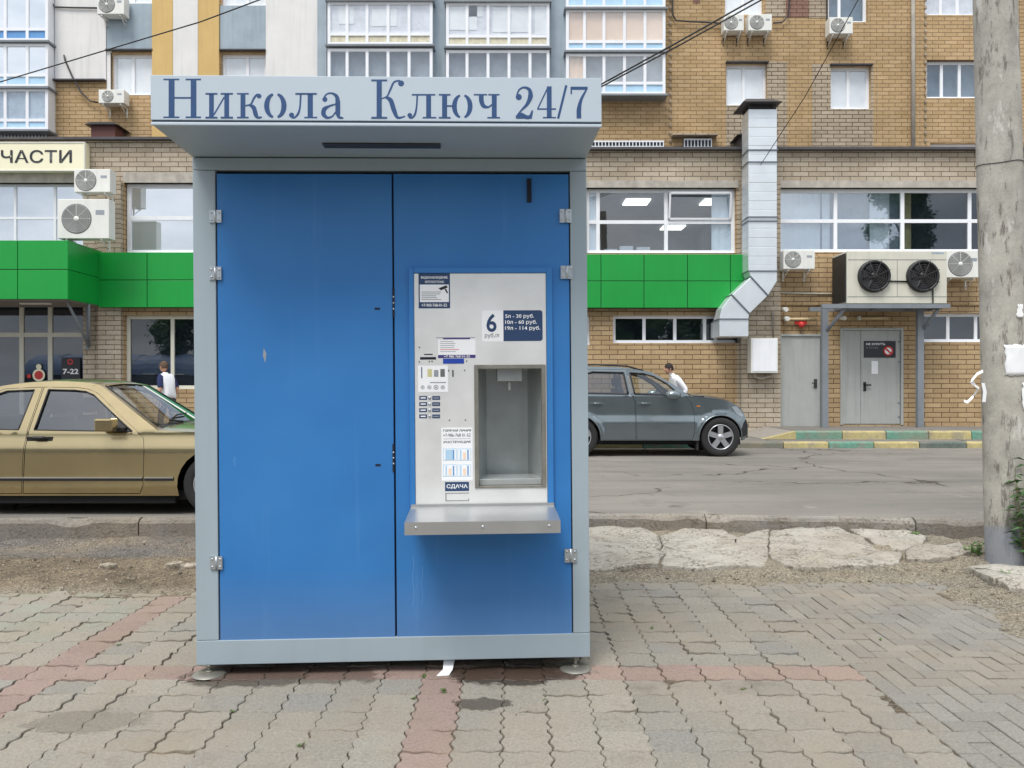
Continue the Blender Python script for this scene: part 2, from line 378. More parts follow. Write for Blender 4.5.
attr_mat('painted_kerb', n_amt=.25, sc=14, bmpv=.6, dist=.01)
attr_mat('slab_concrete', n_amt=.25, sc=40, bmpv=1.0, dist=.014, dirt=1)
m, nt, p, o = newmat('lit_panel'); p.inputs['Emission Color'].default_value = (1, .93, .8, 1); p.inputs['Emission Strength'].default_value = 2.2
pm('office_wall', C3(150,156,164), .9)
# ------------------------------------------------------------------ ground
def set_tone(o, cols):
    a = o.data.color_attributes.new('tone', 'FLOAT_COLOR', 'POINT')
    for i, c in enumerate(cols): a.data[i].color = c
def sstep(a, b, x):
    t = max(0, min(1, (x-a)/(b-a))); return t*t*(3-2*t)
RZ = .2                                            # road level
def kerb_y(x):                                     # line of the near kerb, bending slightly towards the viewer on the right
    return 7.72+.10*sstep(-5, -2.5, x)+.16*sstep(-2.5, .7, x)-.14*sstep(1.8, 3, x)-.5*sstep(3, 6, x)

b = MB(); b.box(-160, 160, -160, 160, -.6, -.08); tag(b.build('ground', M['asphalt']), kind='structure')

# road slab
b = MB(); xs = [-60, -30, -15]+[-9+.5*i for i in range(37)]+[15, 30, 60]
n = len(xs)
for x in xs: b.v.append((x, kerb_y(x)+.105, RZ))
for x in xs: b.v.append((x, 16.8, RZ))
for x in xs: b.v.append((x, kerb_y(x)+.105, -.3))
for i in range(n-1):
    b.f += [(i, i+1, n+i+1, n+i), (2*n+i, 2*n+i+1, i+1, i)]; b.m += [0, 0]; b.sm += [False, False]
tag(b.build('road', M['asphalt']), kind='structure')

# near kerb: worn concrete stones with dark joints, as one structure
b = MB(); tones = []
x = -9.0
while x < 8:
    ln = random.uniform(1.7, 2.2); x1 = x+ln-.012
    N = 40; base = len(b.v); dz = random.uniform(-.012, .012); tn = random.uniform(.85, 1.08)
    for i in range(N+1):
        xx = x+(x1-x)*i/N; ky = kerb_y(xx)
        cr = max(0, noise.noise(Vector((xx*2.2, 3, 0)))-.05)*.13+.02*abs(noise.noise(Vector((xx*9, 5, 0))))
        w1 = noise.noise(Vector((xx*7, 1, 0)))*.014
        prof = [(ky+w1*.8, -.12), (ky+w1+.004, .05+dz), (ky+w1+.004, RZ-.035+dz-cr*.6), (ky+.022+cr*.5, RZ-.006+dz-cr*.5), (ky+.06+cr, RZ+.006+dz), (ky+.105, RZ+.004+dz*.5), (ky+.145, RZ-.02)]
        for (yy, zz) in prof:
            b.v.append((xx, yy, zz))
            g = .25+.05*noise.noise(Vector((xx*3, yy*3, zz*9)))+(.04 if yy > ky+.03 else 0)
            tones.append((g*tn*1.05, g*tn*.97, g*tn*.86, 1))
    K = 7
    for i in range(N):
        for k in range(K-1):
            b.f.append((base+i*K+k, base+(i+1)*K+k, base+(i+1)*K+k+1, base+i*K+k+1)); b.m.append(0); b.sm.append(False)
    b.f.append(tuple(base+k for k in range(K))[::-1]); b.f.append(tuple(base+N*K+k for k in range(K))); b.m += [0, 0]; b.sm += [False]*2
    x += ln
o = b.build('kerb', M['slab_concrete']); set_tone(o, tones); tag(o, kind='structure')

# soil sheet: bedding under the pavers, heaped up beyond the paving
def border(x, y):            # >0 outside the paving
    d1 = y-(5.72+.28*sstep(-2, 1, x)+.10*noise.noise(Vector((x*1.3, 0, 5))))
    ex = 2.95+.12*(y-3.9)+.1*noise.noise(Vector((y*2, 9, 0)))-.5*sstep(4.2, 3.2, y)*0
    d2 = (x-ex)*.8
    return max(d1, d2)
b = MB(); tones = []; S = .045
nx = int(18/S); ny = int(8.1/S)
for j in range(ny+1):
    for i in range(nx+1):
        x = -9+i*S; y = .0+j*S
        ky = kerb_y(x)
        yy = min(y, ky+.03)
        d = border(x, yy); nn = noise.noise(Vector((x*5, yy*5, 0))); n2 = noise.noise(Vector((x*17, yy*17, 3)))
        fill = noise.noise(Vector((x*.8+4, yy*.8, 7)))
        z = -.011+.004*n2+.007*max(0, fill+.1)
        z += sstep(-.12, .35, d)*(.035+.02*nn+.009*n2)+sstep(6.3, 6.75, yy)*sstep(.2, .7, x)*(.022+.02*nn)
        b.v.append((x, yy, z))
        soil = Vector((.155, .125, .088))*(1+.55*nn+.3*n2)
        sand = Vector((.25, .225, .18))*(1+.15*nn)
        tar = Vector((.15, .14, .13))*(1+.2*nn+.2*n2)
        c = soil.lerp(sand, sstep(.1, 1.2, x+.8*noise.noise(Vector((x*1.1, y*1.1, 1)))))
        if x < .5: c = (sand*.85).lerp(c, sstep(.05, .30, d))
        t = sstep(-.08, .10, yy-(6.85+.12*noise.noise(Vector((x*1.1, 2, 2)))))*sstep(1.0, -.4, x)
        c = c.lerp(tar, t)
        if d < 0: c = Vector((.115, .095, .07))
        tones.append((c.x, c.y, c.z, 1))
for j in range(ny):
    for i in range(nx):
        a = j*(nx+1)+i; b.f.append((a, a+1, a+nx+2, a+nx+1)); b.m.append(0); b.sm.append(True)
o = b.build('soil', M['soil']); set_tone(o, tones); tag(o, kind='structure')

# wave-edged pavers
b = MB(); tones = []
CW, RW = .207, .2
XR = 1.82; Y0 = 4.05-RW*18
amp = .0085; gap = .0017
def warp(u, v):     # shared wavy joints
    return (u*CW+amp*math.sin(4*math.pi*v), v*RW+amp*.8*math.sin(4*math.pi*u+1.2))
for jr in range(1, 29):
    y = Y0+jr*RW
    for ic in range(-44, 0):
        xx = XR+ic*CW
        if border(xx+.1, y+.1) > .12 or xx < -7.2: continue
        out = []; K = 12
        g = gap*random.uniform(.6, 2.4); gu, gv = g/CW, 1.5*g/RW
        for k in range(K): out.append((gu+(1-2*gu)*k/K, gv))
        for k in range(K): out.append((1-gu, gv+(1-2*gv)*k/K))
        for k in range(K): out.append((1-gu-(1-2*gu)*k/K, 1-gv))
        for k in range(K): out.append((gu, 1-gv-(1-2*gv)*k/K))
        tilt = random.gauss(0, .009), random.gauss(0, .009); dz = random.gauss(0, .0022)
        dx, dy = random.gauss(0, .0012), random.gauss(0, .0012)
        base = len(b.v); n = len(out)
        ring = []
        for (u, v) in out:
            ax, ay = warp(ic+u, jr+v); ring.append((XR+ax+dx, Y0+ay+dy, u-.5, v-.5))
        cx = sum(r[0] for r in ring)/n; cy = sum(r[1] for r in ring)/n
        for (s, h) in ((1, -.03), (1, -.004), (.975, 0)):
            for (ax, ay, u, v) in ring:
                b.v.append((cx+(ax-cx)*s, cy+(ay-cy)*s, h+dz+tilt[0]*u*.2*3+tilt[1]*v*.2*3))
        for q in range(2):
            for k in range(n):
                j = (k+1) % n; b.f.append((base+q*n+k, base+q*n+j, base+(q+1)*n+j, base+(q+1)*n+k)); b.m.append(0); b.sm.append(False)
        b.f.append(tuple(base+2*n+k for k in range(n))); b.m.append(0); b.sm.append(False)
        red = (jr == 18) or ic in (-11, -21)
        t = random.uniform(.78, .90)
        if red: c = (.36*t, .262*t, .225*t, 1)
        else:
            c = (.355*t, .326*t, .272*t, 1)
            if random.random() < .2: c = (.335*t, .315*t, .275*t, 1)
            if xx < -2.7 and random.random() < .4: c = (.33*t, .328*t, .27*t, 1)
            if xx > .4: c = (c[0]*.90, c[1]*.91, c[2]*.93, 1)
        tones += [c]*(3*n)
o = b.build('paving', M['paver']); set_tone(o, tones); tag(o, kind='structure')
# herringbone bricks
b = MB(); tones = []; U = .105
def hb(x0, y0, x1, y1):
    cx, cy = (x0+x1)/2, (y0+y1)/2
    if not (x1 > XR+.03 and cx < 5.5 and cy > .5) or border(cx, cy) > .1: return
    g = .0028; x0 = max(x0+g, XR+.006); x1 -= g; y0 += g; y1 -= g
    if x1-x0 < .02: return
    dz = random.gauss(-.001, .0016); t = random.uniform(.78, .93)
    base = len(b.v)
    tx, ty = random.gauss(0, .010), random.gauss(0, .010)
    for (s, h) in ((0, -.03), (0, -.004), (.004, 0)):
        for (ax, ay) in ((x0+s, y0+s), (x1-s, y0+s), (x1-s, y1-s), (x0+s, y1-s)):
            b.v.append((ax, ay, h+dz+tx*(ax-cx)+ty*(ay-cy)))
    for q in range(2):
        for k in range(4):
            j = (k+1) % 4; b.f.append((base+q*4+k, base+q*4+j, base+(q+1)*4+j, base+(q+1)*4+k)); b.m.append(0); b.sm.append(False)
    b.f.append((base+8, base+9, base+10, base+11)); b.m.append(0); b.sm.append(False)
    c = (.285*t, .270*t, .240*t, 1)
    if random.random() < .15: c = (.31*t, .292*t, .255*t, 1)
    tones.extend([c]*12)
for j in range(0, 62):
    for k in range(-18, 16):
        ox = XR+U*(j+4*k); oy = .4+U*j
        hb(ox, oy, ox+2*U, oy+U); hb(ox+2*U, oy-U, ox+3*U, oy+U)
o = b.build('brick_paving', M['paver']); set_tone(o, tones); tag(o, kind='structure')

# loose gravel and litter on the soil
b = MB(); tones = []
def stone(x, y, z, r, c):
    base = len(b.v); n = 6
    rr = [r*random.uniform(.7, 1.2) for _ in range(n)]; a0 = random.random()*6
    for k in range(n): b.v.append((x+rr[k]*math.cos(a0+k*1.047), y+rr[k]*math.sin(a0+k*1.047), z-r*.2))
    for k in range(n): b.v.append((x+rr[k]*.6*math.cos(a0+k*1.047), y+rr[k]*.6*math.sin(a0+k*1.047), z+r*random.uniform(.45, .7)))
    for k in range(n):
        j = (k+1) % n; b.f.append((base+k, base+j, base+n+j, base+n+k)); b.m.append(0); b.sm.append(False)
    b.f.append(tuple(base+n+k for k in range(n))); b.m.append(0); b.sm.append(False); tones.extend([c]*(2*n))
for _ in range(17000):
    x = random.uniform(-6, 6); y = random.uniform(2.5, 7.6); d = border(x, y)
    if d < random.uniform(-.25, .25) and random.random() > .03: continue
    z = .0+sstep(-.12, .35, d)*.035
    t = random.choice([.22, .28, .32, .38, .2]); r = random.choice([.004, .005, .006, .008, .010, .018 if random.random() < .2 else .006])
    if d < -.1: r = min(r, .006)
    stone(x, y, z, r, (t*1.05, t*.93, t*.78, 1))
o = b.build('gravel', M['soil']); set_tone(o, tones); tag(o, 'loose gravel and grit lying between the paving and the kerb', 'gravel', kind='stuff')

# cobbles near the left kerb
def blob_slab(name, outline, z0, z1, tone, label, group, slope=.03, bump_a=.03):
    """broken slab: outline in ground coordinates, uneven worn top"""
    bm = bmesh.new()
    vs_ = []
    n = len(outline); cx = sum(p[0] for p in outline)/n; cy = sum(p[1] for p in outline)/n
    fine = []
    for i in range(n):
        a, c = outline[i], outline[(i+1) % n]; dd = math.hypot(a[0]-c[0], a[1]-c[1]); k = max(1, int(dd/.05))
        for q in range(k):
            x = a[0]+(c[0]-a[0])*q/k; y = a[1]+(c[1]-a[1])*q/k
            j = noise.noise(Vector((x*6, y*6, 2)))*.035+noise.noise(Vector((x*17, y*17, 4)))*.022; fine.append((x+j, y+j*.8))
    rings = [(1, z0-.06), (1, z0+.01), (.99, z1-.006), (.965, z1)]+[(s, z1+.004) for s in (.8, .65, .5, .35, .2)]
    mb = MB(); tn = []
    m_ = len(fine)
    for (s, z) in rings:
        for (x, y) in fine:
            xx = cx+(x-cx)*s; yy = cy+(y-cy)*s
            h = noise.noise(Vector((xx*3.5, yy*3.5, 1)))*bump_a+noise.noise(Vector((xx*12, yy*12, 1)))*.006 if z > z0 else 0
            mb.v.append((xx, yy, z+h+slope*(yy-cy)))
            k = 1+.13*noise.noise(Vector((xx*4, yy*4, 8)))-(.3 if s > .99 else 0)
            tn.append((tone[0]*k, tone[1]*k, tone[2]*k, 1))
    for q in range(len(rings)-1):
        for k in range(m_):
            j = (k+1) % m_; mb.f.append((q*m_+k, q*m_+j, (q+1)*m_+j, (q+1)*m_+k)); mb.m.append(0); mb.sm.append(q > 1)
    mb.f.append(tuple((len(rings)-1)*m_+k for k in range(m_))); mb.m.append(0); mb.sm.append(True)
    o = mb.build(name, M['slab_concrete']); set_tone(o, tn); tag(o, label, 'slab', group); return o
def gp(x, y, z=.08):
    d = (CH-z)*F/(y-HY); return (px(x, d), d)
slabs = [
 ([(560,531),(610,529),(640,530),(659,535),(661,548),(660,562),(600,565),(560,563)], 'pale broken concrete slab nearest the blue kiosk'),
 ([(661,535),(680,531),(705,529.5),(722,532),(737,538),(750,538),(758,531),(769,531),(770,538),(767,546),(770,553),(766,561),(710,564),(662,563)], 'large pale concrete slab, second from the blue kiosk'),
 ([(771,532),(800,529.5),(838,530),(862,537),(876,547),(903,550),(900,560),(840,564),(793,564),(771,557),(768,545)], 'widest pale concrete slab with a crack, in the middle of the row'),
 ([(848,530),(905,531),(928,536),(922,544),(905,548.5),(879,545),(864,536)], 'small pale slab piece touching the kerb'),
 ([(906,550),(925,544),(958,544),(972,551),(950,557),(905,559)], 'thin slab piece nearest the concrete pole'),
 ([(965,566),(1000,565),(1050,572),(1060,588),(1010,585)], 'pale slab half buried in grit in front of the pole')]
for pts, lab in slabs:
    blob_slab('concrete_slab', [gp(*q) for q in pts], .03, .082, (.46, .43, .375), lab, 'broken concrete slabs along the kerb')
for (x, y, r, lab) in [(176,565,.06,'round pale cobble left of its twin beside the kiosk'), (191,567,.065,'round pale cobble closest to the kiosk'), (106,567,.055,'round pale cobble half buried, farthest from the kiosk')]:
    g = gp(x, y, .04); 
    blob_slab('cobblestone', [(g[0]+r*1.25*math.cos(a*.7854), g[1]+r*math.sin(a*.7854)) for a in range(8)], .03, .06, (.5, .44, .35), lab, 'cobblestones in the dirt', 0, .006)['category'] = 'stone'

# far kerbs and pavements
def flat(name, x0, x1, y0, y1, z0, z1, m): b = MB(); b.box(x0, x1, y0, y1, z0, z1); return tag(b.build(name, M[m]), kind='structure')
SZ = .33
flat('pavement', -60, 60, 16.98, 20.3, -.3, SZ-.004, 'asphalt')
def painted_kerb(name, x0, x1, y0, y1, z0, z1, start, pal):
    b = MB(); tn = []; x = x0; k = start
    while x < x1:
        ln = random.uniform(.95, 1.05); N = 8
        base_c = pal[k % len(pal)]
        base = len(b.v)
        for i in range(N+1):
            xx = x+(ln-.02)*i/N; c = noise.noise(Vector((xx*4, z1*9, 0)))*.012
            for (yy, zz) in ((y0, z0), (y0+.004+c, z1-.03), (y0+.02+abs(c), z1-.006), (y0+.05, z1), (y1, z1+.001), (y1, z0)):
                b.v.append((xx, yy, zz))
                wr = .5+.5*noise.noise(Vector((xx*5, yy*5+zz*14, 3)))
                wr = sstep(.52, .75, wr)*.7
                tn.append(tuple(base_c[q]*(1-wr)+(.27, .25, .22)[q]*wr for q in range(3))+(1,))
        K = 6
        for i in range(N):
            for q in range(K-1): b.f.append((base+i*K+q, base+(i+1)*K+q, base+(i+1)*K+q+1, base+i*K+q+1)); b.m.append(0); b.sm.append(False)
        b.f.append(tuple(base+q for q in range(K))[::-1]); b.f.append(tuple(base+N*K+q for q in range(K))); b.m += [0]*2; b.sm += [False]*2
        x += ln; k += 1
    o = b.build(name, M['painted_kerb']); set_tone(o, tn); return tag(o, kind='structure')
GRN, YEL, DGR = (.14, .33, .25), (.52, .44, .21), (.13, .16, .14)
painted_kerb('far_kerb', -12, 14, 16.8, 16.98, 0, SZ, 1, [GRN, YEL, DGR, YEL])
X0p = px(795, 17.8); X1p = px(1060, 17.8)
painted_kerb('platform_kerb', X0p, X1p, 17.72, 17.9, SZ-.05, .51, 0, [GRN, YEL])
b = MB(); b.box(X0p+.02, X1p, 17.9, 20, SZ-.05, .508); b.build('platform', M['asphalt'])['kind'] = 'structure'
b = MB(); xa = px(762, 17.8)
b.poly([(xa, 17.73, SZ), (X0p, 17.73, SZ), (X0p, 17.73, .505)]); b.poly([(xa, 17.73, SZ), (X0p, 17.73, .505), (X0p, 17.9, .505), (xa, 17.9, SZ)])
b.poly([(xa, 17.9, SZ+.001), (X0p, 17.9, .505), (X0p, 20, .505), (xa, 20, SZ+.001)])
b.m[0] = 0
o = b.build('ramp', M['painted_kerb']); set_tone(o, [(.52,.44,.21,1)]*7+[(.30,.28,.25,1)]*4); o['kind'] = 'structure'
# ------------------------------------------------------------------ buildings
YL, YU = 20.0, 21.0
def wall(mb, x0, x1, z0, z1, y, holes, mi=0, rev=.28, rmi=None):
    """front skin with rectangular openings and their reveals"""
    xs = sorted({x0, x1}|{h[i] for h in holes for i in (0, 1) if x0 < h[i] < x1})
    zs = sorted({z0, z1}|{h[i] for h in holes for i in (2, 3) if z0 < h[i] < z1})
    for a, c in zip(xs, xs[1:]):
        for d, e in zip(zs, zs[1:]):
            mx_, mz_ = (a+c)/2, (d+e)/2
            if any(h[0] < mx_ < h[1] and h[2] < mz_ < h[3] for h in holes): continue
            mb.quad((a, y, d), (c, y, d), (c, y, e), (a, y, e), mi)
    r = mi if rmi is None else rmi
    for (a, c, d, e) in holes:
        a, c, d, e = max(a, x0), min(c, x1), max(d, z0), min(e, z1)
        if a >= c or d >= e: continue
        mb.quad((a, y, d), (a, y, e), (a, y+rev, e), (a, y+rev, d), r); mb.quad((c, y, e), (c, y, d), (c, y+rev, d), (c, y+rev, e), r)
        mb.quad((a, y, e), (c, y, e), (c, y+rev, e), (a, y+rev, e), r); mb.quad((c, y, d), (a, y, d), (a, y+rev, d), (c, y+rev, d), r)

def glazing(root, x0, x1, z0, z1, y, cols=(), rows=(), panes=('glass_mid',), fw=.06, name='window', fm='pvc', back=None, fd=.07, extra=None, sill=True, backs=None):
    """a window: frame with mullions (x) and transoms (z, top to bottom); one pane material per row; back = curtain or room"""
    b = MB()
    xs = [x0]+list(cols)+[x1]; zs = [z1]+list(rows)+[z0]
    b.box(x0, x0+fw, y, y+fd, z0, z1); b.box(x1-fw, x1, y, y+fd, z0, z1)
    b.box(x0+fw, x1-fw, y+.001, y+fd, z1-fw, z1); b.box(x0+fw, x1-fw, y+.001, y+fd, z0, z0+fw)
    for c in cols: b.box(c-fw/2, c+fw/2, y+.002, y+fd-.002, z0+fw, z1-fw)
    cc = [x0+fw]+[v for c in cols for v in (c-fw/2, c+fw/2)]+[x1-fw]
    for r in rows:
        for i in range(0, len(cc), 2): b.box(cc[i], cc[i+1], y+.004, y+fd-.004, r-fw/2, r+fw/2)
    if sill: b.box(x0-.03, x1+.03, y-.09, y+.0, z0-.035, z0+.005)
    fr = b.build(name, M[fm], root)
    rr = [z1-fw]+[v for r in rows for v in (r+fw/2, r-fw/2)]+[z0+fw]
    for i in range(len(rows)+1):
        pm_ = panes[i % len(panes)]
        groups_ = {}
        for k in range(0, len(cc), 2): groups_.setdefault(pm_ if isinstance(pm_, str) else pm_[(k//2) % len(pm_)], []).append(k)
        for mm_, ks in groups_.items():
            p = MB()
            for k in ks: p.box(cc[k]-.005, cc[k+1]+.005, y+.03, y+.038, rr[2*i+1]-.005, rr[2*i]+.005)
            p.build('pane', M[mm_], fr)
    if back:
        yc = .20 if 'interior' in back else .055
        q = MB(); q.box(x0+.01, x1-.01, y+yc, y+yc+.02, z0+.01, z1-.01); q.build('interior' if 'interior' in back else 'curtain', M[back], fr)
    for ne, e in enumerate(extra or []):     # (px fraction x0, x1, z frac 0, 1, material): curtains and pale sheets standing before the room
        q = MB()
        a, c = x0+(x1-x0)*e[0], x0+(x1-x0)*e[1]; d, f = z0+(z1-z0)*e[2], z0+(z1-z0)*e[3]
        K = max(4, int((c-a)/.05)); yk = (.16 if e[4] == 'interior_mid' else .085) if (back is None or 'interior' in back) else .044
        w_k = 1 if yk > .05 else 0
        for k in range(K):
            u0, u1 = a+(c-a)*k/K, a+(c-a)*(k+1)/K; w0, w1 = .02*w_k*math.sin(k*1.9), .02*w_k*math.sin((k+1)*1.9)
            q.quad((u0, y+yk+w0*.5, d), (u1, y+yk+w1*.5, d), (u1, y+yk+w1*.5, f), (u0, y+yk+w0*.5, f)); q.sm[-1] = True
        q.build('curtain', M[e[4]], fr)
    return fr
def LX(*a): return [px(v, YL) for v in a]
def LZ(*a): return [pz(v, YL) for v in a]
def UX(*a): return [px(v, YU) for v in a]
def UZ(*a): return [pz(v, YU) for v in a]

# ---- lower shop building
shop = empty('shop_building', (0, YL, SZ), 'low buff brick shop front with green band projecting from the foot of the apartment block', 'building')
def LH(a, c, t, bt): return (px(a, YL), px(c, YL), pz(bt, YL), pz(t, YL))
H = [LH(-420, 83, 183, 253), LH(-420, 83, 300, 424), LH(124, 197, 183, 253), LH(124, 420, 315, 389), LH(586, 736, 188, 253), LH(613, 742, 315, 343),
     LH(540, 590, 315, 345), LH(779, 1180, 188, 252), LH(779, 823, 334, 428), LH(840, 903, 328, 425), LH(921, 1180, 313, 342), LH(200, 540, 188, 253)]
b = MB(); zt = pz(151, YL); zm = pz(182, YL)
wall(b, -46, 46, zm, zt, YL, [], 1)
wall(b, -46, px(100, YL), SZ, zm, YL, H, 1); wall(b, px(100, YL), px(737, YL), SZ, zm, YL, H, 0)
wall(b, px(737, YL), px(779, YL), SZ, zm, YL, H, 1); wall(b, px(779, YL), 46, SZ, zm, YL, H, 0)
b.quad((-46, YL, zt), (46, YL, zt), (46, YU+1, zt), (-46, YU+1, zt), 2)
b.quad((-46, YL, SZ), (-46, YL, zt), (-46, YU+9, zt), (-46, YU+9, SZ), 0); b.quad((46, YL, SZ), (46, YL, zt), (46, YU+9, zt), (46, YU+9, SZ), 0)
b.build('wall', [M['ochre_block'], M['buff_block'], M['concrete']], shop)
ztl = pz(141, YL); xj = px(380, YL)
b = MB(); b.box(xj, 46.1, YL-.16, YU, zt, zt+.06); b.build('flashing', M['flashing'], shop)
b = MB(); b.box(-46.1, xj-.002, YL-.16, YU, ztl, ztl+.06); b.build('flashing', M['flashing'], shop)
b = MB(); b.box(-46, xj-.01, YL-.004, YU-.004, zt+.001, ztl-.001); b.build('parapet', M['buff_block'], shop)
for (a, c) in ((-420, 100), (124, 196), (584, 738), (779, 1180)):
    b = MB(); b.box(px(a, YL), px(c, YL), YL-.05, YL+.2, pz(188 if a > 300 else 183, YL), pz(181 if a > 300 else 173, YL)); b.build('lintel', M['concrete'], shop)
for (a, c, t, bt) in ((100, 123, 183, 424), (740, 779, 182, 430)):
    b = MB(); b.box(px(a, YL), px(c, YL), YL-.12, YL, SZ, pz(t, YL)); b.build('brick_pier', M['buff_block'], shop)
b = MB(); b.box(px(779, YL), px(1180, YL), YL-.035, YL, pz(305, YL), pz(256, YL)); b.build('brick_band', M['ochre_block'], shop)

# windows of the shop building
x0, x1, z0, z1 = H[0]; c = LX(-330, -250, -170, -90, -30, 12, 52)
glazing(shop, x0, x1, z0, z1, YL+.12, c, LZ(217), ('glass_mirror',), back='curtain_white')
x0, x1, z0, z1 = H[2]
glazing(shop, x0+.02, x1+.0, z0, z1, YL+.12, [], LZ(217), ('glass_mirror',), back='curtain_white', fw=.1)
x0, x1, z0, z1 = H[11]
glazing(shop, x0, x1, z0, z1, YL+.12, LX(270, 340, 410, 475), LZ(217), ('glass_mirror',), back='curtain_white')
x0, x1, z0, z1 = H[4]
glazing(shop, x0, x1, z0, z1, YL+.12, LX(598.5, 667), LZ(221), ('glass_mid',), extra=[(0, .08, 0, 1, 'curtain_white'), (.85, .98, 0, .98, 'curtain_white')], fw=.09)
b = MB(); ry0, ry1 = YL+.42, YL+6.5
b.quad((x0-.5, ry1, z0-.4), (x1+.5, ry1, z0-.4), (x1+.5, ry1, z1+.1), (x0-.5, ry1, z1+.1)); b.quad((x0-.5, ry0, z1+.1), (x0-.5, ry1, z1+.1), (x1+.5, ry1, z1+.1), (x1+.5, ry0, z1+.1))
b.quad((x0-.5, ry0, z0-.4), (x0-.5, ry1, z0-.4), (x0-.5, ry1, z1+.1), (x0-.5, ry0, z1+.1)); b.quad((x1+.5, ry0, z0-.4), (x1+.5, ry1, z0-.4), (x1+.5, ry1, z1+.1), (x1+.5, ry0, z1+.1))
b.quad((x0-.5, ry0, z0-.4), (x1+.5, ry0, z0-.4), (x1+.5, ry1, z0-.4), (x0-.5, ry1, z0-.4)); b.build('office_room', M['office_wall'], shop)
for (a, c, d0, d1) in ((626, 651, 21.5, 22.2), (664, 686, 25.0, 25.7), (705, 728, 21.5, 22.2)):
    b = MB(); b.box(px(a, d0), px(c, d0), d0, d1, z1+.06, z1+.09); b.build('ceiling_lamp', M['lit_panel'], shop)
for (a, c, t, bt) in ((620, 633, 246, 251), (637, 650, 247, 251), (604, 617, 249, 251)):
    b = MB(); b.box(px(a, YL+.5), px(c, YL+.5), YL+.5, YL+.7, z0-.1, pz(t, YL+.5)); b.build('window_clutter', M['curtain_white'], shop)
# tilted-open upper sash
xa, xb = LX(669, 732); za, zb = LZ(219, 192)
b = MB()
for (a, c, d, e) in ((xa, xb, zb-.05, zb), (xa, xb, za, za+.05), (xa, xa+.05, za, zb), (xb-.05, xb, za, zb)):
    t = lambda z: -.13*(z-za)/(zb-za)
    b.v += [(a, YL+.09+t(d), d), (c, YL+.09+t(d), d), (c, YL+.12+t(d), d), (a, YL+.12+t(d), d), (a, YL+.09+t(e), e), (c, YL+.09+t(e), e), (c, YL+.12+t(e), e), (a, YL+.12+t(e), e)]
    n = len(b.v)-8
    for q in ((0,3,2,1),(4,5,6,7),(0,1,5,4),(1,2,6,5),(2,3,7,6),(3,0,4,7)): b.f.append(tuple(n+i for i in q)); b.m.append(0); b.sm.append(False)
b.build('open_sash', M['pvc'], shop)
x0, x1, z0, z1 = H[7]
glazing(shop, x0, x1, z0, z1, YL+.12, LX(837.5, 905, 972.5, 1040, 1110), LZ(220), (('glass_blue', 'glass_blue', 'glass_dark', 'glass_dark', 'glass_mid', 'glass_dark'),), back='interior_dark',
        extra=[(.0, .315, 0, 1, 'interior_mid'), (.0, .11, 0, 1, 'curtain_white'), (.115, .135, 0, 1, 'curtain_white'), (.235, .285, 0, 1, 'curtain_white'), (.318, .34, 0, 1, 'curtain_yellow')], fw=.09)  # first a wide pale sheet added to brighten the left panes, then curtains
x0, x1, z0, z1 = H[5]
glazing(shop, x0, x1, z0, z1, YL+.14, LX(645, 676, 706, 717), (), ('glass_dark',), back='interior_dark', fw=.08)
x0, x1, z0, z1 = H[6]
glazing(shop, x0, x1, z0, z1, YL+.14, (), (), ('glass_dark',), back='interior_dark', fw=.08)
x0, x1, z0, z1 = H[10]
glazing(shop, x0, x1, z0, z1, YL+.14, LX(951, 979, 1010, 1045, 1100), (), ('glass_dark',), back='interior_dark', fw=.08)
x0, x1, z0, z1 = H[3]
glazing(shop, x0, x1, z0, z1, YL+.14, LX(170, 235, 300, 360), (), ('glass_dark',), back='interior_dark', fw=.09, fm='ac_cream')
# glazed shop entrance below the canopy
x0, x1, z0, z1 = H[1]; z0 = SZ+.02
sf = glazing(shop, x0, x1, z0, z1, YL+.3, LX(-350, -280, -210, -140, -80, -30, 14, 43), LZ(334), ('glass_dark',), back='interior_dark', fw=.11, name='shopfront', fm='ac_cream', sill=False)
# lamps inside the offices
for (a, c, t, bt) in ((626, 652, 199, 205), (664, 686, 226, 230)):
    pass

# doors
def steel_door(x0, x1, z0, z1, split=None, label=None):
    y = YL+.10
    b = MB(); b.box(x0, x0+.06, y-.13, y+.06, z0, z1); b.box(x1-.06, x1, y-.13, y+.06, z0, z1); b.box(x0+.06, x1-.06, y-.13, y+.06, z1-.06, z1)
    fr = b.build('door', M['door_grey'], shop, bevel=.008, label=label)
    xs = [x0+.065]+([split] if split else [])+[x1-.065]
    for i in range(len(xs)-1):
        b = MB(); b.box(xs[i]+.004, xs[i+1]-.004, y-.09, y-.03, z0+.03, z1-.066); b.build('door_leaf', M['door_grey'], fr, bevel=.006)
    return fr, y-.09
d1, yd = steel_door(*H[8], label='single grey steel door with rusty lower edge')
b = MB(); b.tube([(px(815, YL), yd-.0, pz(383, YL)), (px(815, YL), yd-.07, pz(383, YL)), (px(811, YL), yd-.07, pz(383, YL))], .014, mi=0); b.box(px(814, YL), px(817, YL), yd-.02, yd, pz(388, YL), pz(379, YL)); b.build('handle', M['dark_metal'], d1)
d2, yd = steel_door(*H[9], split=px(861, YL), label='double grey steel door, its wider leaf with black notice')
b = MB(); b.tube([(px(865, YL), yd, pz(385, YL)), (px(865, YL), yd-.07, pz(385, YL)), (px(870, YL), yd-.07, pz(385, YL))], .018); b.box(px(863.5, YL), px(866, YL), yd-.02, yd, pz(391, YL), pz(382, YL)); b.build('handle', M['black_plastic'], d2)
for q in (341, 361, 402, 416):
    b = MB(); b.box(px(898, YL), px(902.5, YL), yd-.012, yd-.002, pz(q+1.6, YL), pz(q, YL)); b.build('hinge', M['grey_steel_paint'], d2)

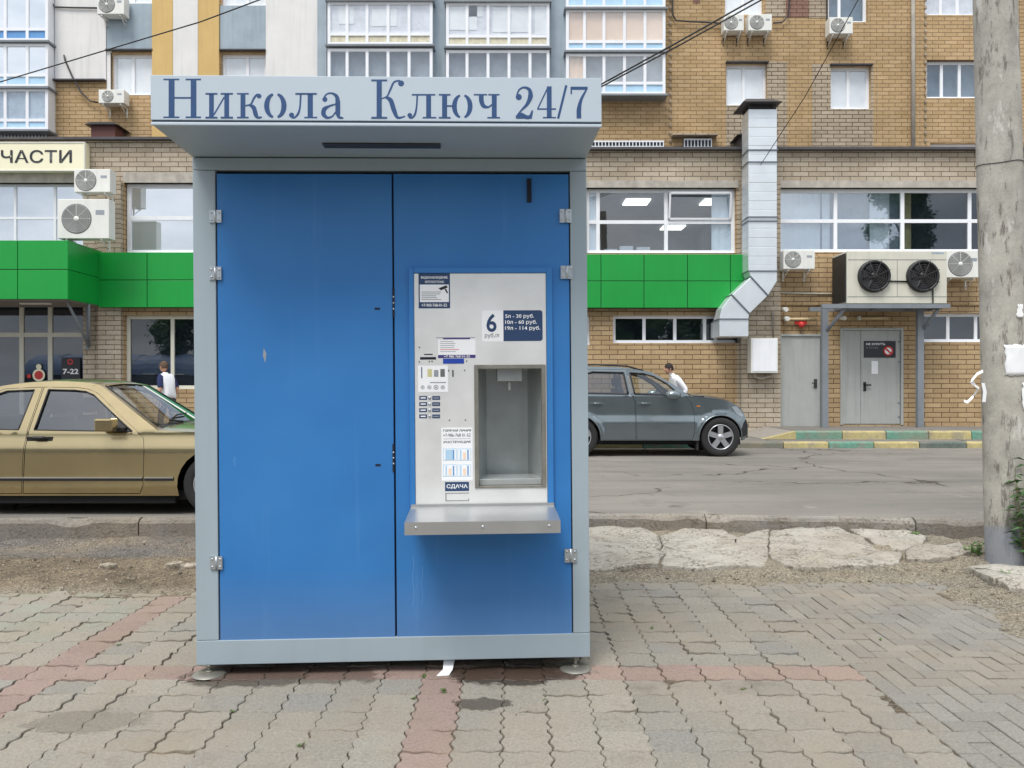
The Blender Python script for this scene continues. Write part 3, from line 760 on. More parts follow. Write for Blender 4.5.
# notices on the double door
nb = empty('notice_board', (px(880, YL), yd, pz(350, YL)), 'black notice with pink no smoking ring on double grey door', 'sign')
b = MB(); b.box(px(864, YL), px(895.5, YL), yd-.02, yd-.004, pz(357.5, YL), pz(341, YL)); b.build('panel', M['sign_text'], nb)
text_mesh('НЕ КУРИТЬ', M['white_print'], nb, px(866, YL), px(885, YL), pz(345.2, YL), pz(343, YL), yd-.023, bold=.02)
text_mesh('у входа', M['grey_print'], nb, px(866, YL), px(878, YL), pz(348.8, YL), pz(347, YL), yd-.023)
b = MB(); b.disc_y(px(888, YL), pz(351, YL), [(.085, yd-.024), (.125, yd-.026), (.125, yd-.02)]); b.quad(*[(px(888, YL)+x, yd-.027, pz(351, YL)+z) for x, z in ((-.10, .06), (-.07, .09), (.10, -.06), (.07, -.09))][::1]); b.build('ring', M['red_print'], nb)
b = MB(); b.disc_y(px(888, YL), pz(351, YL), [(.0005, yd-.022), (.085, yd-.022)]); b.build('disc', M['white_print'], nb)
b = MB(); b.box(px(871.5, YL), px(878, YL), yd-.012, yd-.003, pz(374, YL), pz(361, YL)); o = b.build('paper_sheet', M['white_print']); o.location = (0, 0, 0); tag(o, 'small white paper sheet below the black notice on the grey door', 'paper')

# green bands
def green_band(x0, x1, z0, z1, ya, yb, cols, zr, root, left=False, right=False):
    b = MB(); b.box(x0, x1, ya+.03, yb, z0+.01, z1-.01); b.build('backing', M['dark_green_gap'], root)
    xs = [x0]+cols+[x1]; zs = [z0, zr, z1]
    for a, c in zip(xs, xs[1:]):
        for d, e in zip(zs, zs[1:]):
            q = MB(); q.box(a+.008, c-.008, ya+random.uniform(-.002, .002), ya+.028, d+.008, e-.008); q.build('cladding_panel', M['green_panel'], root, bevel=.006)
gb = empty('green_fascia_band', (px(665, YL), YL, pz(308, YL)), 'long green panel band under the office windows, right of the kiosk', 'cladding', 'green fascia bands')
green_band(px(392, 19.7), px(746, 19.7), pz(308, 19.7), pz(254, 19.7), 19.7, 19.96, [px(v, 19.7) for v in (430, 472, 515, 558, 601, 644, 687.5, 730.5)], pz(281, 19.7), gb)
gb = empty('green_fascia_band', (px(150, YL), YL, pz(308, YL)), 'shorter green panel band left of the kiosk beside the projecting canopy', 'cladding', 'green fascia bands')
green_band(px(98, 19.7), px(391, 19.7), pz(307.5, 19.7), pz(252, 19.7), 19.7, 19.96, [px(v, 19.7) for v in (147, 196, 245, 294, 343)], pz(280, 19.7), gb)
# projecting canopy
YC = 18.35
cn = empty('entrance_canopy', (px(0, YL), YL, pz(305, YL)), 'deep green box canopy over the glazed shop entrance at left', 'canopy')
xr, xl = px(68, YC), px(-400, YC); za, zb = pz(299.5, YC), pz(240, YC); zr = pz(269.5, YC)
b = MB(); b.box(xl+.03, xr-.03, YC+.03, 19.98, za+.012, zb-.02); b.build('backing', M['dark_green_gap'], cn)
xs = [px(v, YC) for v in (-400, -325, -275, -224, -174, -125, -75, -29, 17.5, 68)]
for a, c in zip(xs, xs[1:]):
    for d, e in ((za, zr), (zr, zb)):
        q = MB(); q.box(a+.008, c-.008, YC, YC+.028, d+.008, e-.008); q.build('cladding_panel', M['green_panel'], cn, bevel=.006)
for d, e in ((za, zr), (zr, zb)):
    q = MB(); q.box(xr-.028, xr, YC+.012, 19.95, d+.008, e-.008); q.build('cladding_panel', M['green_panel'], cn)
q = MB(); q.box(xl+.02, xr-.03, YC+.05, 19.95, za-.02, za+.01); q.build('soffit', M['soffit'], cn)
q = MB(); q.box(px(22, 19), px(52, 19), 18.9, 19.0, za-.05, za-.021); q.build('soffit_lamp', M['ac_white'], cn)
for (a, e) in ((74, 92), (82, 93)):
    q = MB(); q.tube([(px(a, 19.0), 18.7 if a < 80 else 19.3, za), (px(92, YL), 19.86, pz(347, YL))], .035, 6); q.build('strut', M['grey_steel_paint'], cn)
q = MB(); q.box(px(89, YL), px(92, YL), 19.84, 19.88, pz(350, YL), pz(306, YL)); q.build('strut_plate', M['grey_steel_paint'], cn)

# cream sign
sg = empty('shop_sign', (px(40, YL), YL, pz(171, YL)), 'cream lightbox with bold black letters above the left shop windows', 'sign')
b = MB(); b.box(px(-95, 19.75), px(85, 19.75), 19.75, 19.99, pz(171, 19.75), pz(142, 19.75)); b.build('lightbox', M['cream_sign'], sg, bevel=.02)
b = MB()
for (a, c, d, e) in ((-95, 85, 171, 170), (-95, 85, 143, 142), (84, 85, 170, 143), (-95, -94, 170, 143)): b.box(px(a, 19.75), px(c, 19.75), 19.735, 19.749, pz(d, 19.75), pz(e, 19.75))
b.build('frame', M['ac_white'], sg)
text_mesh('ЧАСТИ', M['sign_text'], sg, px(1, 19.75), px(72, 19.75), pz(163, 19.75), pz(150, 19.75), 19.742, bold=.012)
# window stickers at the entrance
st = empty('opening_hours_sign', (px(65, YL), YL+.28, pz(380, YL)), 'dark grey 7-22 opening hours sticker on the shop entrance glass', 'sign')
b = MB(); b.box(px(55, YL), px(74, YL), YL+.285, YL+.298, pz(381, YL), pz(357, YL)); b.build('panel', M['sign_text'], st)
text_mesh('7-22', M['white_print'], st, px(56.5, YL), px(72.5, YL), pz(374, YL), pz(368.5, YL), YL+.28, bold=.03)
b = MB(); b.disc_y(px(64, YL), pz(361.5, YL), [(.04, YL+.281), (.075, YL+.281)]); b.build('emblem', M['red_print'], st)
s2 = empty('window_sticker', (px(31, YL), YL+.28, pz(380, YL)), 'red round sticker with pale border on the shop entrance glass', 'sticker')
b = MB(); b.disc_y(px(32, YL), pz(375, YL), [(.001, YL+.283), (.11, YL+.283)]); b.disc_y(px(22, YL), pz(376, YL), [(.001, YL+.285), (.055, YL+.285)]); b.build('red_shape', M['red_print'], s2)
b = MB(); b.disc_y(px(32, YL), pz(375, YL), [(.11, YL+.284), (.16, YL+.284)]); b.disc_y(px(32, YL), pz(366.5, YL), [(.001, YL+.286), (.07, YL+.286)]); b.build('pale_shape', M['cream_sign'], s2)

# ---- apartment block above
apt = empty('apartment_building', (0, YU, zt), 'tall ochre brick apartment block with plaster panels and glazed loggias', 'building')
ZT = 19.0
def UH(a, c, t, bt): return (px(a, YU), px(c, YU), pz(bt, YU), pz(t, YU))
UW = [ # opening, mullions, transoms, panes, back, name
 (UH(726, 767, 63.5, 105.5), (745,), (), 'curtain_white'), (UH(725, 763, -45, 14.5), (744,), (), 'curtain_white'),
 (UH(830.5, 871, 66, 109), (850,), (), 'curtain_white'), (UH(828, 868, -22, 22), (841,), (), 'interior_mid'),
 (UH(926.5, 1017, 60, 98), (944, 962, 985, 1001), (), 'interior_mid'), (UH(925, 1016, -22, 15), (943, 960, 985, 1001), (), 'curtain_grey'),
 (UH(111, 153, 53, 95), (131,), (), 'curtain_white'), (UH(111, 153, -40, 3.5), (131,), (), 'curtain_white'),
 (UH(221, 266, 53, 95), (246,), (), 'curtain_white'), (UH(221, 266, -40, 5.5), (246,), (), 'curtain_white'),
 (UH(930, 1024, 143, 149.5), (944, 962, 985, 1001), (), 'interior_dark')]
GL = [UH(-150, 47.5, -60, 135), UH(327.5, 432.5, -70, 97), UH(446, 549.5, -70, 97), UH(566, 665.5, -80, 95)]
holes = [u[0] for u in UW]+GL
b = MB()
wall(b, -30, 32, zt+.06, ZT, YU, holes, 0)
b.quad((-30, YU, zt), (-30, YU, ZT), (-30, YU+11, ZT), (-30, YU+11, zt), 0); b.quad((32, YU, zt), (32, YU, ZT), (32, YU+11, ZT), (32, YU+11, zt), 0)
b.quad((-30, YU, ZT), (32, YU, ZT), (32, YU+11, ZT), (-30, YU+11, ZT), 0)
b.build('wall', M['ochre_brick'], apt)
for k, (hh, cols, rows, back) in enumerate(UW):
    pane = 'glass_clear' if 'curtain' in back else 'glass_mid'
    glazing(apt, *hh, YU+.12, [px(c, YU) for c in cols], rows, (pane,), back=back, fw=.075)
# patches of other brick and plaster
def patch(name, m, a, c, t, bt, th=.012):
    hh = [h for h in holes]
    x0, x1, z1, z0 = px(a, YU), px(c, YU), pz(t, YU), pz(bt, YU)
    b = MB(); wall(b, x0, x1, z0, z1, YU-th, [h for h in hh if h[1] > x0 and h[0] < x1 and h[3] > z0 and h[2] < z1], rev=th)
    for (xx, s) in ((x0, 1), (x1, -1)):
        q = [(xx, YU-th, z0), (xx, YU, z0), (xx, YU, z1), (xx, YU-th, z1)]
        b.quad(*(q if s > 0 else q[::-1]))
    b.quad((x0, YU-th, z0), (x1, YU-th, z0), (x1, YU, z0), (x0, YU, z0)); b.quad((x0, YU-th, z1), (x0, YU, z1), (x1, YU, z1), (x1, YU-th, z1))
    return b.build(name, M[m], apt)
patch('pale_brickwork', 'pale_brick', 726, 787, 62, 148); patch('pale_brickwork', 'pale_brick', 812, 873, 64, 149)
patch('pale_brickwork', 'pale_brick', 766, 785.5, -60, 17); patch('pale_brickwork', 'pale_brick', 809, 829, -60, 18)
patch('mauve_brickwork', 'mauve_brick', 786, 809, -60, 17.5); patch('mauve_brickwork', 'mauve_brick', 693, 700, -60, 3, .0121)
patch('plaster_panel', 'blue_plaster', 48, 56, -260, 80, .03); patch('plaster_panel', 'white_plaster', 56.3, 107, -260, 81, .06)
patch('plaster_panel', 'blue_plaster', 107.3, 153, 4, 49, .03); patch('plaster_panel', 'white_plaster', 107.3, 112, 49.3, 96, .03)
patch('plaster_panel', 'yellow_plaster', 153.3, 174, -260, 147, .08); patch('plaster_panel', 'white_plaster', 174.3, 199, -260, 147, .08)
patch('plaster_panel', 'yellow_plaster', 199.3, 220, -260, 147, .08); patch('plaster_panel', 'blue_plaster', 220.3, 266, 6, 51, .03)
patch('plaster_panel', 'white_plaster', 266.3, 318, -260, 120, .05); patch('plaster_panel', 'blue_plaster', 318.3, 327.3, -260, 120, .10)
patch('plaster_panel', 'blue_plaster', 432.7, 445.8, -260, 120, .05); patch('plaster_panel', 'blue_plaster', 549.7, 565.8, -260, 120, .05)
# window head lintels (dark shadow gap boards)
for (a, c, t) in ((725.5, 768, 63.5), (829.5, 872, 66), (107, 154, 51.5), (220.3, 266.5, 51.5)): b = MB(); b.box(px(a, YU), px(c, YU), YU-.1, YU+.02, pz(t, YU), pz(t-1.2, YU)); b.build('drip_board', M['dark_metal'], apt)
b = MB(); b.box(px(46.5, YU), px(107, YU), YU-.14, YU, pz(82, YU), pz(80.6, YU))
b.build('drip_board', M['dark_metal'], apt)
# loggias
def loggia(a, c, tiers, cols, label):
    """a glazed loggia: tiers of (top, bottom, rows, panes, backs), each tier between two slabs"""
    b = MB(); yb = YU-.35
    lg = b
    for (t, bt, rows, panes, back, extra) in tiers:
        f = glazing(apt, px(a, yb), px(c, yb), pz(bt, yb), pz(t, yb), yb, [px(v, yb) for v in cols], [pz(r, yb) for r in rows], panes, fw=.075, name='loggia_glazing', back=back, extra=extra, sill=False)
        q = MB(); q.box(px(a, yb)+.01, px(a, yb)+.06, yb+.08, YU+.02, pz(bt, yb), pz(t, yb)); q.box(px(c, yb)-.06, px(c, yb)-.01, yb+.08, YU+.02, pz(bt, yb), pz(t, yb)); q.build('side_panel', M['pvc'], f)
        q = MB(); q.box(px(a, yb)-.05, px(c, yb)+.05, yb-.08, YU, pz(bt, yb)-.05, pz(bt, yb)-.002); q.build('slab_edge', M['grey_steel_paint'], f)
loggia(327.5, 432.5, [(-70, 0, (-60, -12), ('glass_clear',), 'curtain_grey', None), (1.5, 45, (34,), ('glass_clear', 'panel_stone'), 'curtain_grey', [(.0, 1, .25, .35, 'pvc'), (.1, .25, .5, .9, 'curtain_white'), (.42, .66, .45, .85, 'curtain_white')]),
                      (48.5, 95, (), ('glass_clear',), 'interior_mid', None)], (347, 367, 388, 409), '')
loggia(446, 549.5, [(-70, 1, (-60, -12), ('glass_clear',), 'curtain_grey', None), (2.5, 47, (36,), ('glass_clear', 'panel_stone'), 'curtain_grey', [(.0, .3, .4, 1, 'curtain_white'), (.22, .36, .7, .98, 'curtain_white'), (.45, .8, .35, .9, 'curtain_white'), (.86, .98, .3, .98, 'curtain_white')]),
                    (50, 96, (), ('glass_clear',), 'interior_mid', None)], (467, 488, 509, 530), '')
loggia(566, 665.5, [(-80, 8, (-60, -20), ('glass_mid', 'curtain_peach', 'panel_lightblue'), 'curtain_peach', None), (9, 51, (41.5,), ('glass_clear', 'panel_lightblue'), 'curtain_peach', None),
                    (53.5, 94.5, (83,), ('glass_clear', 'panel_lightblue'), 'interior_mid', [(.0, .19, 0, 1, 'curtain_peach')])], (584.5, 604, 624.5, 645), '')
loggia(-150, 48, [(-60, 41, (29,), ('glass_mirror', 'panel_blue'), 'curtain_white', None), (43.5, 87, (75,), ('glass_mirror', 'panel_lightblue'), 'curtain_white', None), (88.5, 130, (120,), ('glass_mid', 'panel_lightblue'), 'curtain_grey', None)],
       (-120, -90, -60, -32, -15, 5, 27), '')
# downpipe, corner quoins, grilles
b = MB(); b.tube([(px(912, YU), YU-.06, zt), (px(912, YU), YU-.06, pz(40, YU)), (px(910, YU), YU-.06, ZT)], .05, 10); b.build('downpipe', M['concrete'], apt)
b = MB()
for xx in (670, 925):
    z = zt+.1
    while z < ZT: b.box(px(xx-1, YU), px(xx+1, YU), YU-.04, YU, z, z+.1); z += .208
b.build('quoins', M['pale_brick'], apt)
def grille(a, c, t, bt, lab):
    g = empty('ventilation_grille', (px((a+c)/2, YU), YU, pz(bt, YU)), lab, 'grille')
    y = YU-.1; x0, x1, z1, z0 = px(a, y), px(c, y), pz(t, y), pz(bt, y)
    b = MB(); b.box(x0, x1, y, y+.03, z0, z0+.04); b.box(x0, x1, y, y+.03, z1-.04, z1); n = int((x1-x0)/.09)
    for k in range(n+1): xx = x0+(x1-x0-.025)*k/n; b.box(xx, xx+.025, y+.002, y+.028, z0+.04, z1-.04)
    b.build('bars', M['pvc'], g); b = MB(); b.box(x0, x1, y+.05, y+.09, z0, z1); b.build('backing', M['interior_dark'], g)
grille(588, 664, 140.5, 147.5, 'long white slotted grille at the brick foot under the right loggia'); grille(-20, 46, 131.5, 141, 'white slotted grille under the blue and white left loggia')
g = grille(684, 712, 138.5, 148, 'small square barred opening right of the long white grille')
b = MB(); b.box(px(671, YU), px(716, YU), YU-.25, YU, pz(137.6, YU), pz(136, YU)); tag(b.build('rain_hood', M['pale_brick']), 'thin brick-coloured rain hood over the small barred opening', 'hood')
# brown vent housing
def vent_housing(a, c, t, bt, y, lab, m='brown_metal'):
    v = empty('vent_housing', (px((a+c)/2, y), y, pz(bt, y)), lab, 'vent', 'metal vent boxes on the ledge')
    b = MB(); b.box(px(a, y), px(c, y), y, y+.45, zt+.06, pz(t, y)); b.build('box', M[m], v)
    b = MB(); zt_ = pz(t, y)
    b.prism([(px(a-4.5, y), zt_), (px(c+4.5, y), zt_), (px(c-2, y), zt_+.06), (px(a+2, y), zt_+.06)], y-.1, y+.6); b.build('cap', M['dark_metal'], v)
vent_housing(91, 115, 125.5, 138.5, 20.4, 'brown metal vent box on the ledge left of the kiosk')
vent_housing(740.5, 746, 136, 148, 20.4, 'dark vent box half hidden behind the silver duct', 'dark_metal')

# ------------------------------------------------------------------ air conditioners
def ac_unit(x0, x1, z0, z1, y, depth, label, group, fan=.34, fx=.36, body='ac_white', dark='fan_grey', cable=None, two=False):
    r = empty('air_conditioner', ((x0+x1)/2, y+depth, z0), label, 'air conditioner', group)
    W, Hh = x1-x0, z1-z0; cx, cz, rad = x0+W*fx, z0+Hh*.5, Hh*fan*1.22
    b = MB(); b.box(x0, x1, y, y+depth, z0, z1); b.build('casing', M[body], r, bevel=.012)
    b = MB(); b.disc_y(cx, cz, [(.0005, y-.004), (rad*.93, y-.004), (rad, y-.012), (rad*1.05, y-.001)]); b.build('fan', M[dark], r)
    b = MB()
    for k in range(1, 8):
        q = rad*(k/8.0+.06)
        b.disc_y(cx, cz, [(q-.004, y-.014), (q, y-.018), (q+.004, y-.014)], 28)
    for k in range(4):
        a = k*math.pi/4; b.tube([(cx-rad*math.cos(a), y-.016, cz-rad*math.sin(a)), (cx+rad*math.cos(a), y-.016, cz+rad*math.sin(a))], .004, 4)
    b.disc_y(cx, cz, [(.0005, y-.026), (rad*.16, y-.026), (rad*.18, y-.012)], 20)
    b.build('fan_guard', M['ac_white' if body == 'ac_white' else 'fan_grey'], r)
    for s in (x0+W*.16, x1-W*.16):
        b = MB(); b.box(s-.015, s+.015, y+.02, y+depth+.12, z0-.035, z0-.003); b.box(s-.015, s+.015, y+depth+.08, y+depth+.12, z0-.25, z0-.036)
        b.tube([(s, y+.05, z0-.03), (s, y+depth+.1, z0-.22)], .012, 4); b.build('bracket', M['ac_white'], r)
    b = MB(); b.box(x1-W*.26, x1-W*.09, y-.003, y, z0+Hh*.6, z0+Hh*.72); b.build('badge', M['grey_print'], r)
    if cable:
        b = MB(); b.tube([(px(p[0], y+depth), y+depth, pz(p[1], y+depth)) for p in cable], .022, 6); b.build('pipe', M['dark_metal'], r)
    return r
G1 = 'air conditioner units on the facade'
def AC(a, c, t, bt, y, lab, **k): return ac_unit(px(a, y), px(c, y), pz(bt, y), pz(t, y), y, .3, lab, G1, **k)
AC(724, 744, 14.5, 30.5, 20.62, 'left one of two white air conditioners under an upper right window', cable=[(723, 23.5), (712, 22.5), (690, 21.5), (676, 20.5), (672.5, 14), (672, -20), (672, -80)])
AC(748.5, 772, 14, 30.5, 20.62, 'right one of two white air conditioners under an upper right window', cable=[(773, 23), (782, 22.5), (788, 16), (790, -10), (790, -80)])
AC(829.5, 853, 17, 33.5, 20.62, 'single white air conditioner under the window at upper right near the downpipe', cable=[(829, 27), (827, 20), (826.5, -80)])
AC(97, 124, -5, 14, 20.6, 'white air conditioner cut by the top edge of the photo', cable=[(97, 8), (70, 7.5), (55, 7), (51.5, 2), (51, -80)])
AC(98.5, 124, 89.5, 103, 20.6, 'small white air conditioner above the brown vent box', cable=[(98, 102.5), (90, 101), (81, 92), (72, 76), (65, 60), (64, 55)])
AC(74, 110, 169, 192, 19.2, 'smaller of two stacked white air conditioners, the upper one', fan=.36, fx=.33)
AC(57.5, 109, 199, 238.5, 18.75, 'largest white air conditioner, lower of two stacked, over the green canopy corner', fan=.30, fx=.37)
AC(783.5, 815, 250, 269, 19.45, 'small white air conditioner under the office window beside the silver duct', fx=.3)
AC(946, 980, 250.5, 277.5, 19.45, 'white air conditioner between the twin-fan unit and the concrete pole', fan=.36, fx=.42)
# conduits on the wall right of the duct
b = MB(); b.tube([(px(780, YL), YL-.06, pz(293, YL)), (px(842, YL), YL-.06, pz(294.5, YL))], .02, 6); tag(b.build('conduit', M['ac_cream']), 'thin pale conduit on the brick wall left of the twin-fan unit', 'pipe')

# twin fan condenser on a steel frame
YK = 18.9
cu = empty('condenser_unit', (px(895, YK), YK+.8, pz(305, YK)), 'big cream twin-fan condenser above the double grey door', 'condenser')
x0, x1, z0, z1 = px(847, YK), px(947, YK), pz(303.5, YK), pz(251, YK)
b = MB(); b.box(x0, x1, YK, YK+.85, z0, z1); b.build('casing', M['ac_cream'], cu, bevel=.012)
b = MB()
for zz in (pz(260, YK), pz(297, YK)): b.box(x0+.02, x1-.02, YK-.004, YK, zz, zz+.012)
for xx in (px(897, YK),): b.box(xx, xx+.01, YK-.004, YK, z0+.16, z1-.22)
b.build('seam', M['fan_grey'], cu)
b = MB(); b.box(x0-.03, x0-.002, YK+.05, YK+.8, z0+.05, z1-.05); b.build('coil', M['fan_dark'], cu)
for cx_ in (873.5, 922):
    cx, cz, r = px(cx_, YK), pz(276.5, YK), 15.6*YK/F
    b = MB(); b.disc_y(cx, cz, [(r*.86, YK-.004), (r*.86, YK-.10), (r, YK-.10), (r*1.03, YK-.05), (r*1.04, YK)]); f = b.build('fan', M['fan_dark'], cu)
    b = MB()
    for k in range(7):
        a = k*2*math.pi/7
        b.quad((cx+.08*math.cos(a), YK-.02, cz+.08*math.sin(a)), (cx+r*.84*math.cos(a), YK-.02, cz+r*.84*math.sin(a)),
               (cx+r*.84*math.cos(a+.6), YK-.07, cz+r*.84*math.sin(a+.6)), (cx+.08*math.cos(a+.8), YK-.07, cz+.08*math.sin(a+.8)))
    b.disc_y(cx, cz, [(.0005, YK-.09), (.09, YK-.09), (.1, YK-.01)]); b.build('blades', M['fan_grey'] if False else M['black_plastic'], f)
    b = MB()
    for k in range(1, 6): q = r*.86*k/6; b.disc_y(cx, cz, [(q-.005, YK-.105), (q, YK-.11), (q+.005, YK-.105)], 28)
    for k in range(4):
        a = k*math.pi/4+.4; b.tube([(cx-r*1.08*math.cos(a), YK-.108, cz-r*1.08*math.sin(a)), (cx+r*1.08*math.cos(a), YK-.108, cz+r*1.08*math.sin(a))], .007, 4)
    b.build('fan_guard', M['dark_metal'], f)
    b = MB(); b.disc_y(cx, cz, [(.0005, YK-.003), (r*.86, YK-.003)]); b.build('fan_back', M['fan_dark'], f)
b = MB(); y = YK-.02
b.tube([(px(888, y), y, pz(281, y)), (px(907, y), y, pz(281.5, y))], .018, 6); b.tube([(px(933, y), y, pz(287, y)), (px(933, y), y, pz(303, y))], .016, 6); b.build('cable', M['black_plastic'], cu)
text_mesh('INTERCOLD', M['panel_blue'], cu, px(932, YK), px(944, YK), pz(253.9, YK), pz(252.3, YK), YK-.004, bold=.02)
# steel frame
sf_ = empty('steel_support_frame', (px(873, YK), YK, SZ), 'blue grey steel frame carrying the twin-fan condenser over the doors', 'frame')
b = MB(); zz = z0-.012; b.box(px(822, YK), px(950, YK), YK-.02, YK+.08, zz-.10, zz); b.box(px(822, YK), px(950, YK), YK+.75, YK+.85, zz-.10, zz)
for xx in (847, 885, 922, 945): b.box(px(xx, YK), px(xx+2, YK), YK+.081, YK+.749, zz-.09, zz-.01)
b.build('beam', M['grey_steel_paint'], sf_)
for (a, s) in ((822.5, 1), (918, 1)):
    b = MB(); b.box(px(a, 19.3), px(a+6, 19.3), 19.3, 19.42, .51, zz-.1); b.build('post', M['grey_steel_paint'], sf_)
for (a, c) in ((826, 847), (923, 941)):
    b = MB(); b.tube([(px(a, 19.3), 19.36, pz(333 if a < 900 else 331, 19.3)), (px(c, YK), YK+.04, zz-.06)], .045, 4); b.build('brace', M['grey_steel_paint'], sf_)
# small wall fittings
def fitting(name, m, box, lab, cat):
    b = MB(); a, c, t, bt, dd = box; b.box(px(a, YL), px(c, YL), YL-dd, YL-.001, pz(bt, YL), pz(t, YL)); b.build(name, M[m])
for (a, c, t, lab) in ((785, 815, 319.5, 'tube lamp on brick above the single grey door'), (858, 886, 318.5, 'tube lamp on brick above the double grey door')):
    r = empty('tube_lamp', (px(a, YL), YL, pz(t, YL)), lab, 'wall lamp', 'tube lamps over the doors')
    b = MB(); b.tube([(px(a, YL), YL-.1, pz(t, YL)), (px(c, YL), YL-.1, pz(t, YL))], .035, 8); b.build('tube', M['tube_lamp'], r)
    b = MB(); b.box(px(a-2, YL), px(a+.5, YL), YL-.14, YL-.036, pz(t+2, YL), pz(t-2, YL)); b.build('socket', M['ac_cream'], r)
r = empty('alarm_siren', (px(800, YL), YL, pz(325, YL)), 'red alarm siren on the brick above the single grey door', 'alarm')
b = MB(); b.ell((px(800, YL), YL-.1, pz(325, YL)), (.08, .08, .08)); b.box(px(794, YL), px(806, YL), YL-.08, YL-.036, pz(324.5, YL), pz(321.5, YL)); b.build('siren_body', M['red_print'], r)
for (x, yy, lab) in ((781, 310, 'upper of two small cameras on the duct-side pier'), (782.5, 319, 'lower of two small cameras on the duct-side pier'), (838, 318.5, 'small camera on the brick beside the steel frame post')):
    r = empty('security_camera', (px(x, YL), YL-.1, pz(yy, YL)), lab, 'camera', 'small security cameras')
    b = MB(); b.tube([(px(x, YL), YL-.40, pz(yy+1, YL)), (px(x, YL), YL-.18, pz(yy, YL))], .055, 10); b.build('camera_body', M['ac_white'], r)
    b = MB(); b.tube([(px(x, YL), YL-.2, pz(yy, YL)), (px(x, YL), YL-.03, pz(yy, YL))], .02, 6); b.build('bracket', M['ac_white'], r)
r = empty('meter_box', (px(764, YL), YL-.1, pz(374, YL)), 'white metal meter box on the brick pier below the duct', 'box')
y = 19.55; b = MB(); b.box(px(751, y), px(778, y), y, 19.87, pz(373, y), pz(338, y)); b.build('casing', M['ac_white'], r, bevel=.01)
b = MB(); b.box(px(752.3, y), px(776.7, y), y-.012, y-.002, pz(371.5, y), pz(339.5, y)); b.build('lid', M['pvc'], r, bevel=.006)
b = MB(); b.tube([(px(757, y), 19.75, pz(373, y)), (px(758, y), 19.75, pz(377, y)), (px(764, y), 19.75, pz(378.5, y)), (px(774, y), 19.75, pz(376, y)), (px(776.5, y), 19.8, pz(370, y)), (px(777, y), 19.84, pz(310, y))], .03, 8); b.build('conduit', M['concrete'], r)

# silver ventilation duct
YD = 19.2; dk = empty('ventilation_duct', (px(735, YD), YD, pz(337, YD)), 'silver sheet metal ventilation duct with an offset bend on the pier', 'duct')
def DP(a, c): return (px(a, YD), pz(c, YD))
b = MB(); y1 = YD+.55
z_ = 109; k = 0
while z_ < 271:
    nz_ = min(z_+9.2, 271); w_ = .0 if k % 2 else .004
    b.prism([DP(748.5, z_), DP(777, z_), DP(777, nz_), DP(748.5, nz_)], YD+w_, y1+w_); z_ = nz_; k += 1
b.build('shaft', M['duct_metal'], dk, bevel=.01)
for i, pts in enumerate(([(748.5, 271), (777, 271), (777, 281), (768, 295.5), (751, 277)], [(751, 277), (768, 295.5), (749.5, 313.5), (732, 295)], [(732, 295), (749.5, 313.5), (748.5, 319), (719.5, 319), (722, 308)])):
    b = MB(); b.prism([DP(*q) for q in pts], YD+.003*i, y1+.003*i); b.build('bend', M['duct_metal'], dk, bevel=.01)
b = MB(); b.prism([DP(719.5, 319), DP(748.5, 319), DP(748.5, 336.5), DP(719.5, 336.5)], YD, y1); b.build('outlet', M['duct_metal'], dk, bevel=.01)
b = MB(); b.box(px(720, YD), px(748, YD), y1, 20.1, pz(336, YD), pz(320, YD)); b.build('wall_duct', M['duct_metal'], dk)
b = MB()
def seam(p, q, w=.025):
    (ax, az_), (bx, bz) = DP(*p), DP(*q); d = Vector((bx-ax, bz-az_)).normalized(); n_ = Vector((-d.y, d.x))*w/2; d *= .02
    b.prism([(ax-d.x-n_.x, az_-d.y-n_.y), (bx+d.x-n_.x, bz+d.y-n_.y), (bx+d.x+n_.x, bz+d.y+n_.y), (ax-d.x+n_.x, az_-d.y+n_.y)], YD-.025, y1+.02)
for yy in (150, 162, 217, 221, 271): seam((748.5, yy), (777, yy))
seam((751, 277), (768, 295.5)); seam((732, 295), (749.5, 313.5)); seam((719.5, 319), (748.5, 319))
b.build('flange', M['duct_seam'], dk)
b = MB()
for (a, c) in ((749, 751), (774.5, 776.5)): b.box(px(a, YD), px(c, YD), YD+.02, YD+.06, pz(109, YD), pz(104.5, YD)); b.box(px(a, YD), px(c, YD), y1-.06, y1-.02, pz(109, YD), pz(104.5, YD))
b.box(px(751.5, YD), px(774, YD), YD+.08, y1-.08, pz(109, YD), pz(104.3, YD)); b.build('cap_posts', M['dark_metal'], dk)
b = MB(); a0, a1 = px(741, YD), px(780, YD); t0, t1 = pz(104, YD), pz(96.5, YD); c0, c1 = px(748, YD), px(773, YD)
V = [(a0, YD-.18, t0), (a1, YD-.18, t0), (a1, y1+.18, t0), (a0, y1+.18, t0), (c0, YD+.15, t1), (c1, YD+.15, t1), (c1, y1-.15, t1), (c0, y1-.15, t1)]
for q in ((0,3,2,1),(4,5,6,7),(0,1,5,4),(1,2,6,5),(2,3,7,6),(3,0,4,7)): b.poly([V[i] for i in q])
b.build('rain_cap', M['flashing'], dk)
# ceiling lamps inside the office, seen through the glass
for (a, c, t, bt, lab) in ((626, 651, 198.5, 205, 'lit ceiling panel seen through the upper left office pane'), (664, 686, 226, 230, 'lit ceiling panel seen through the lower office panes')):
    pass
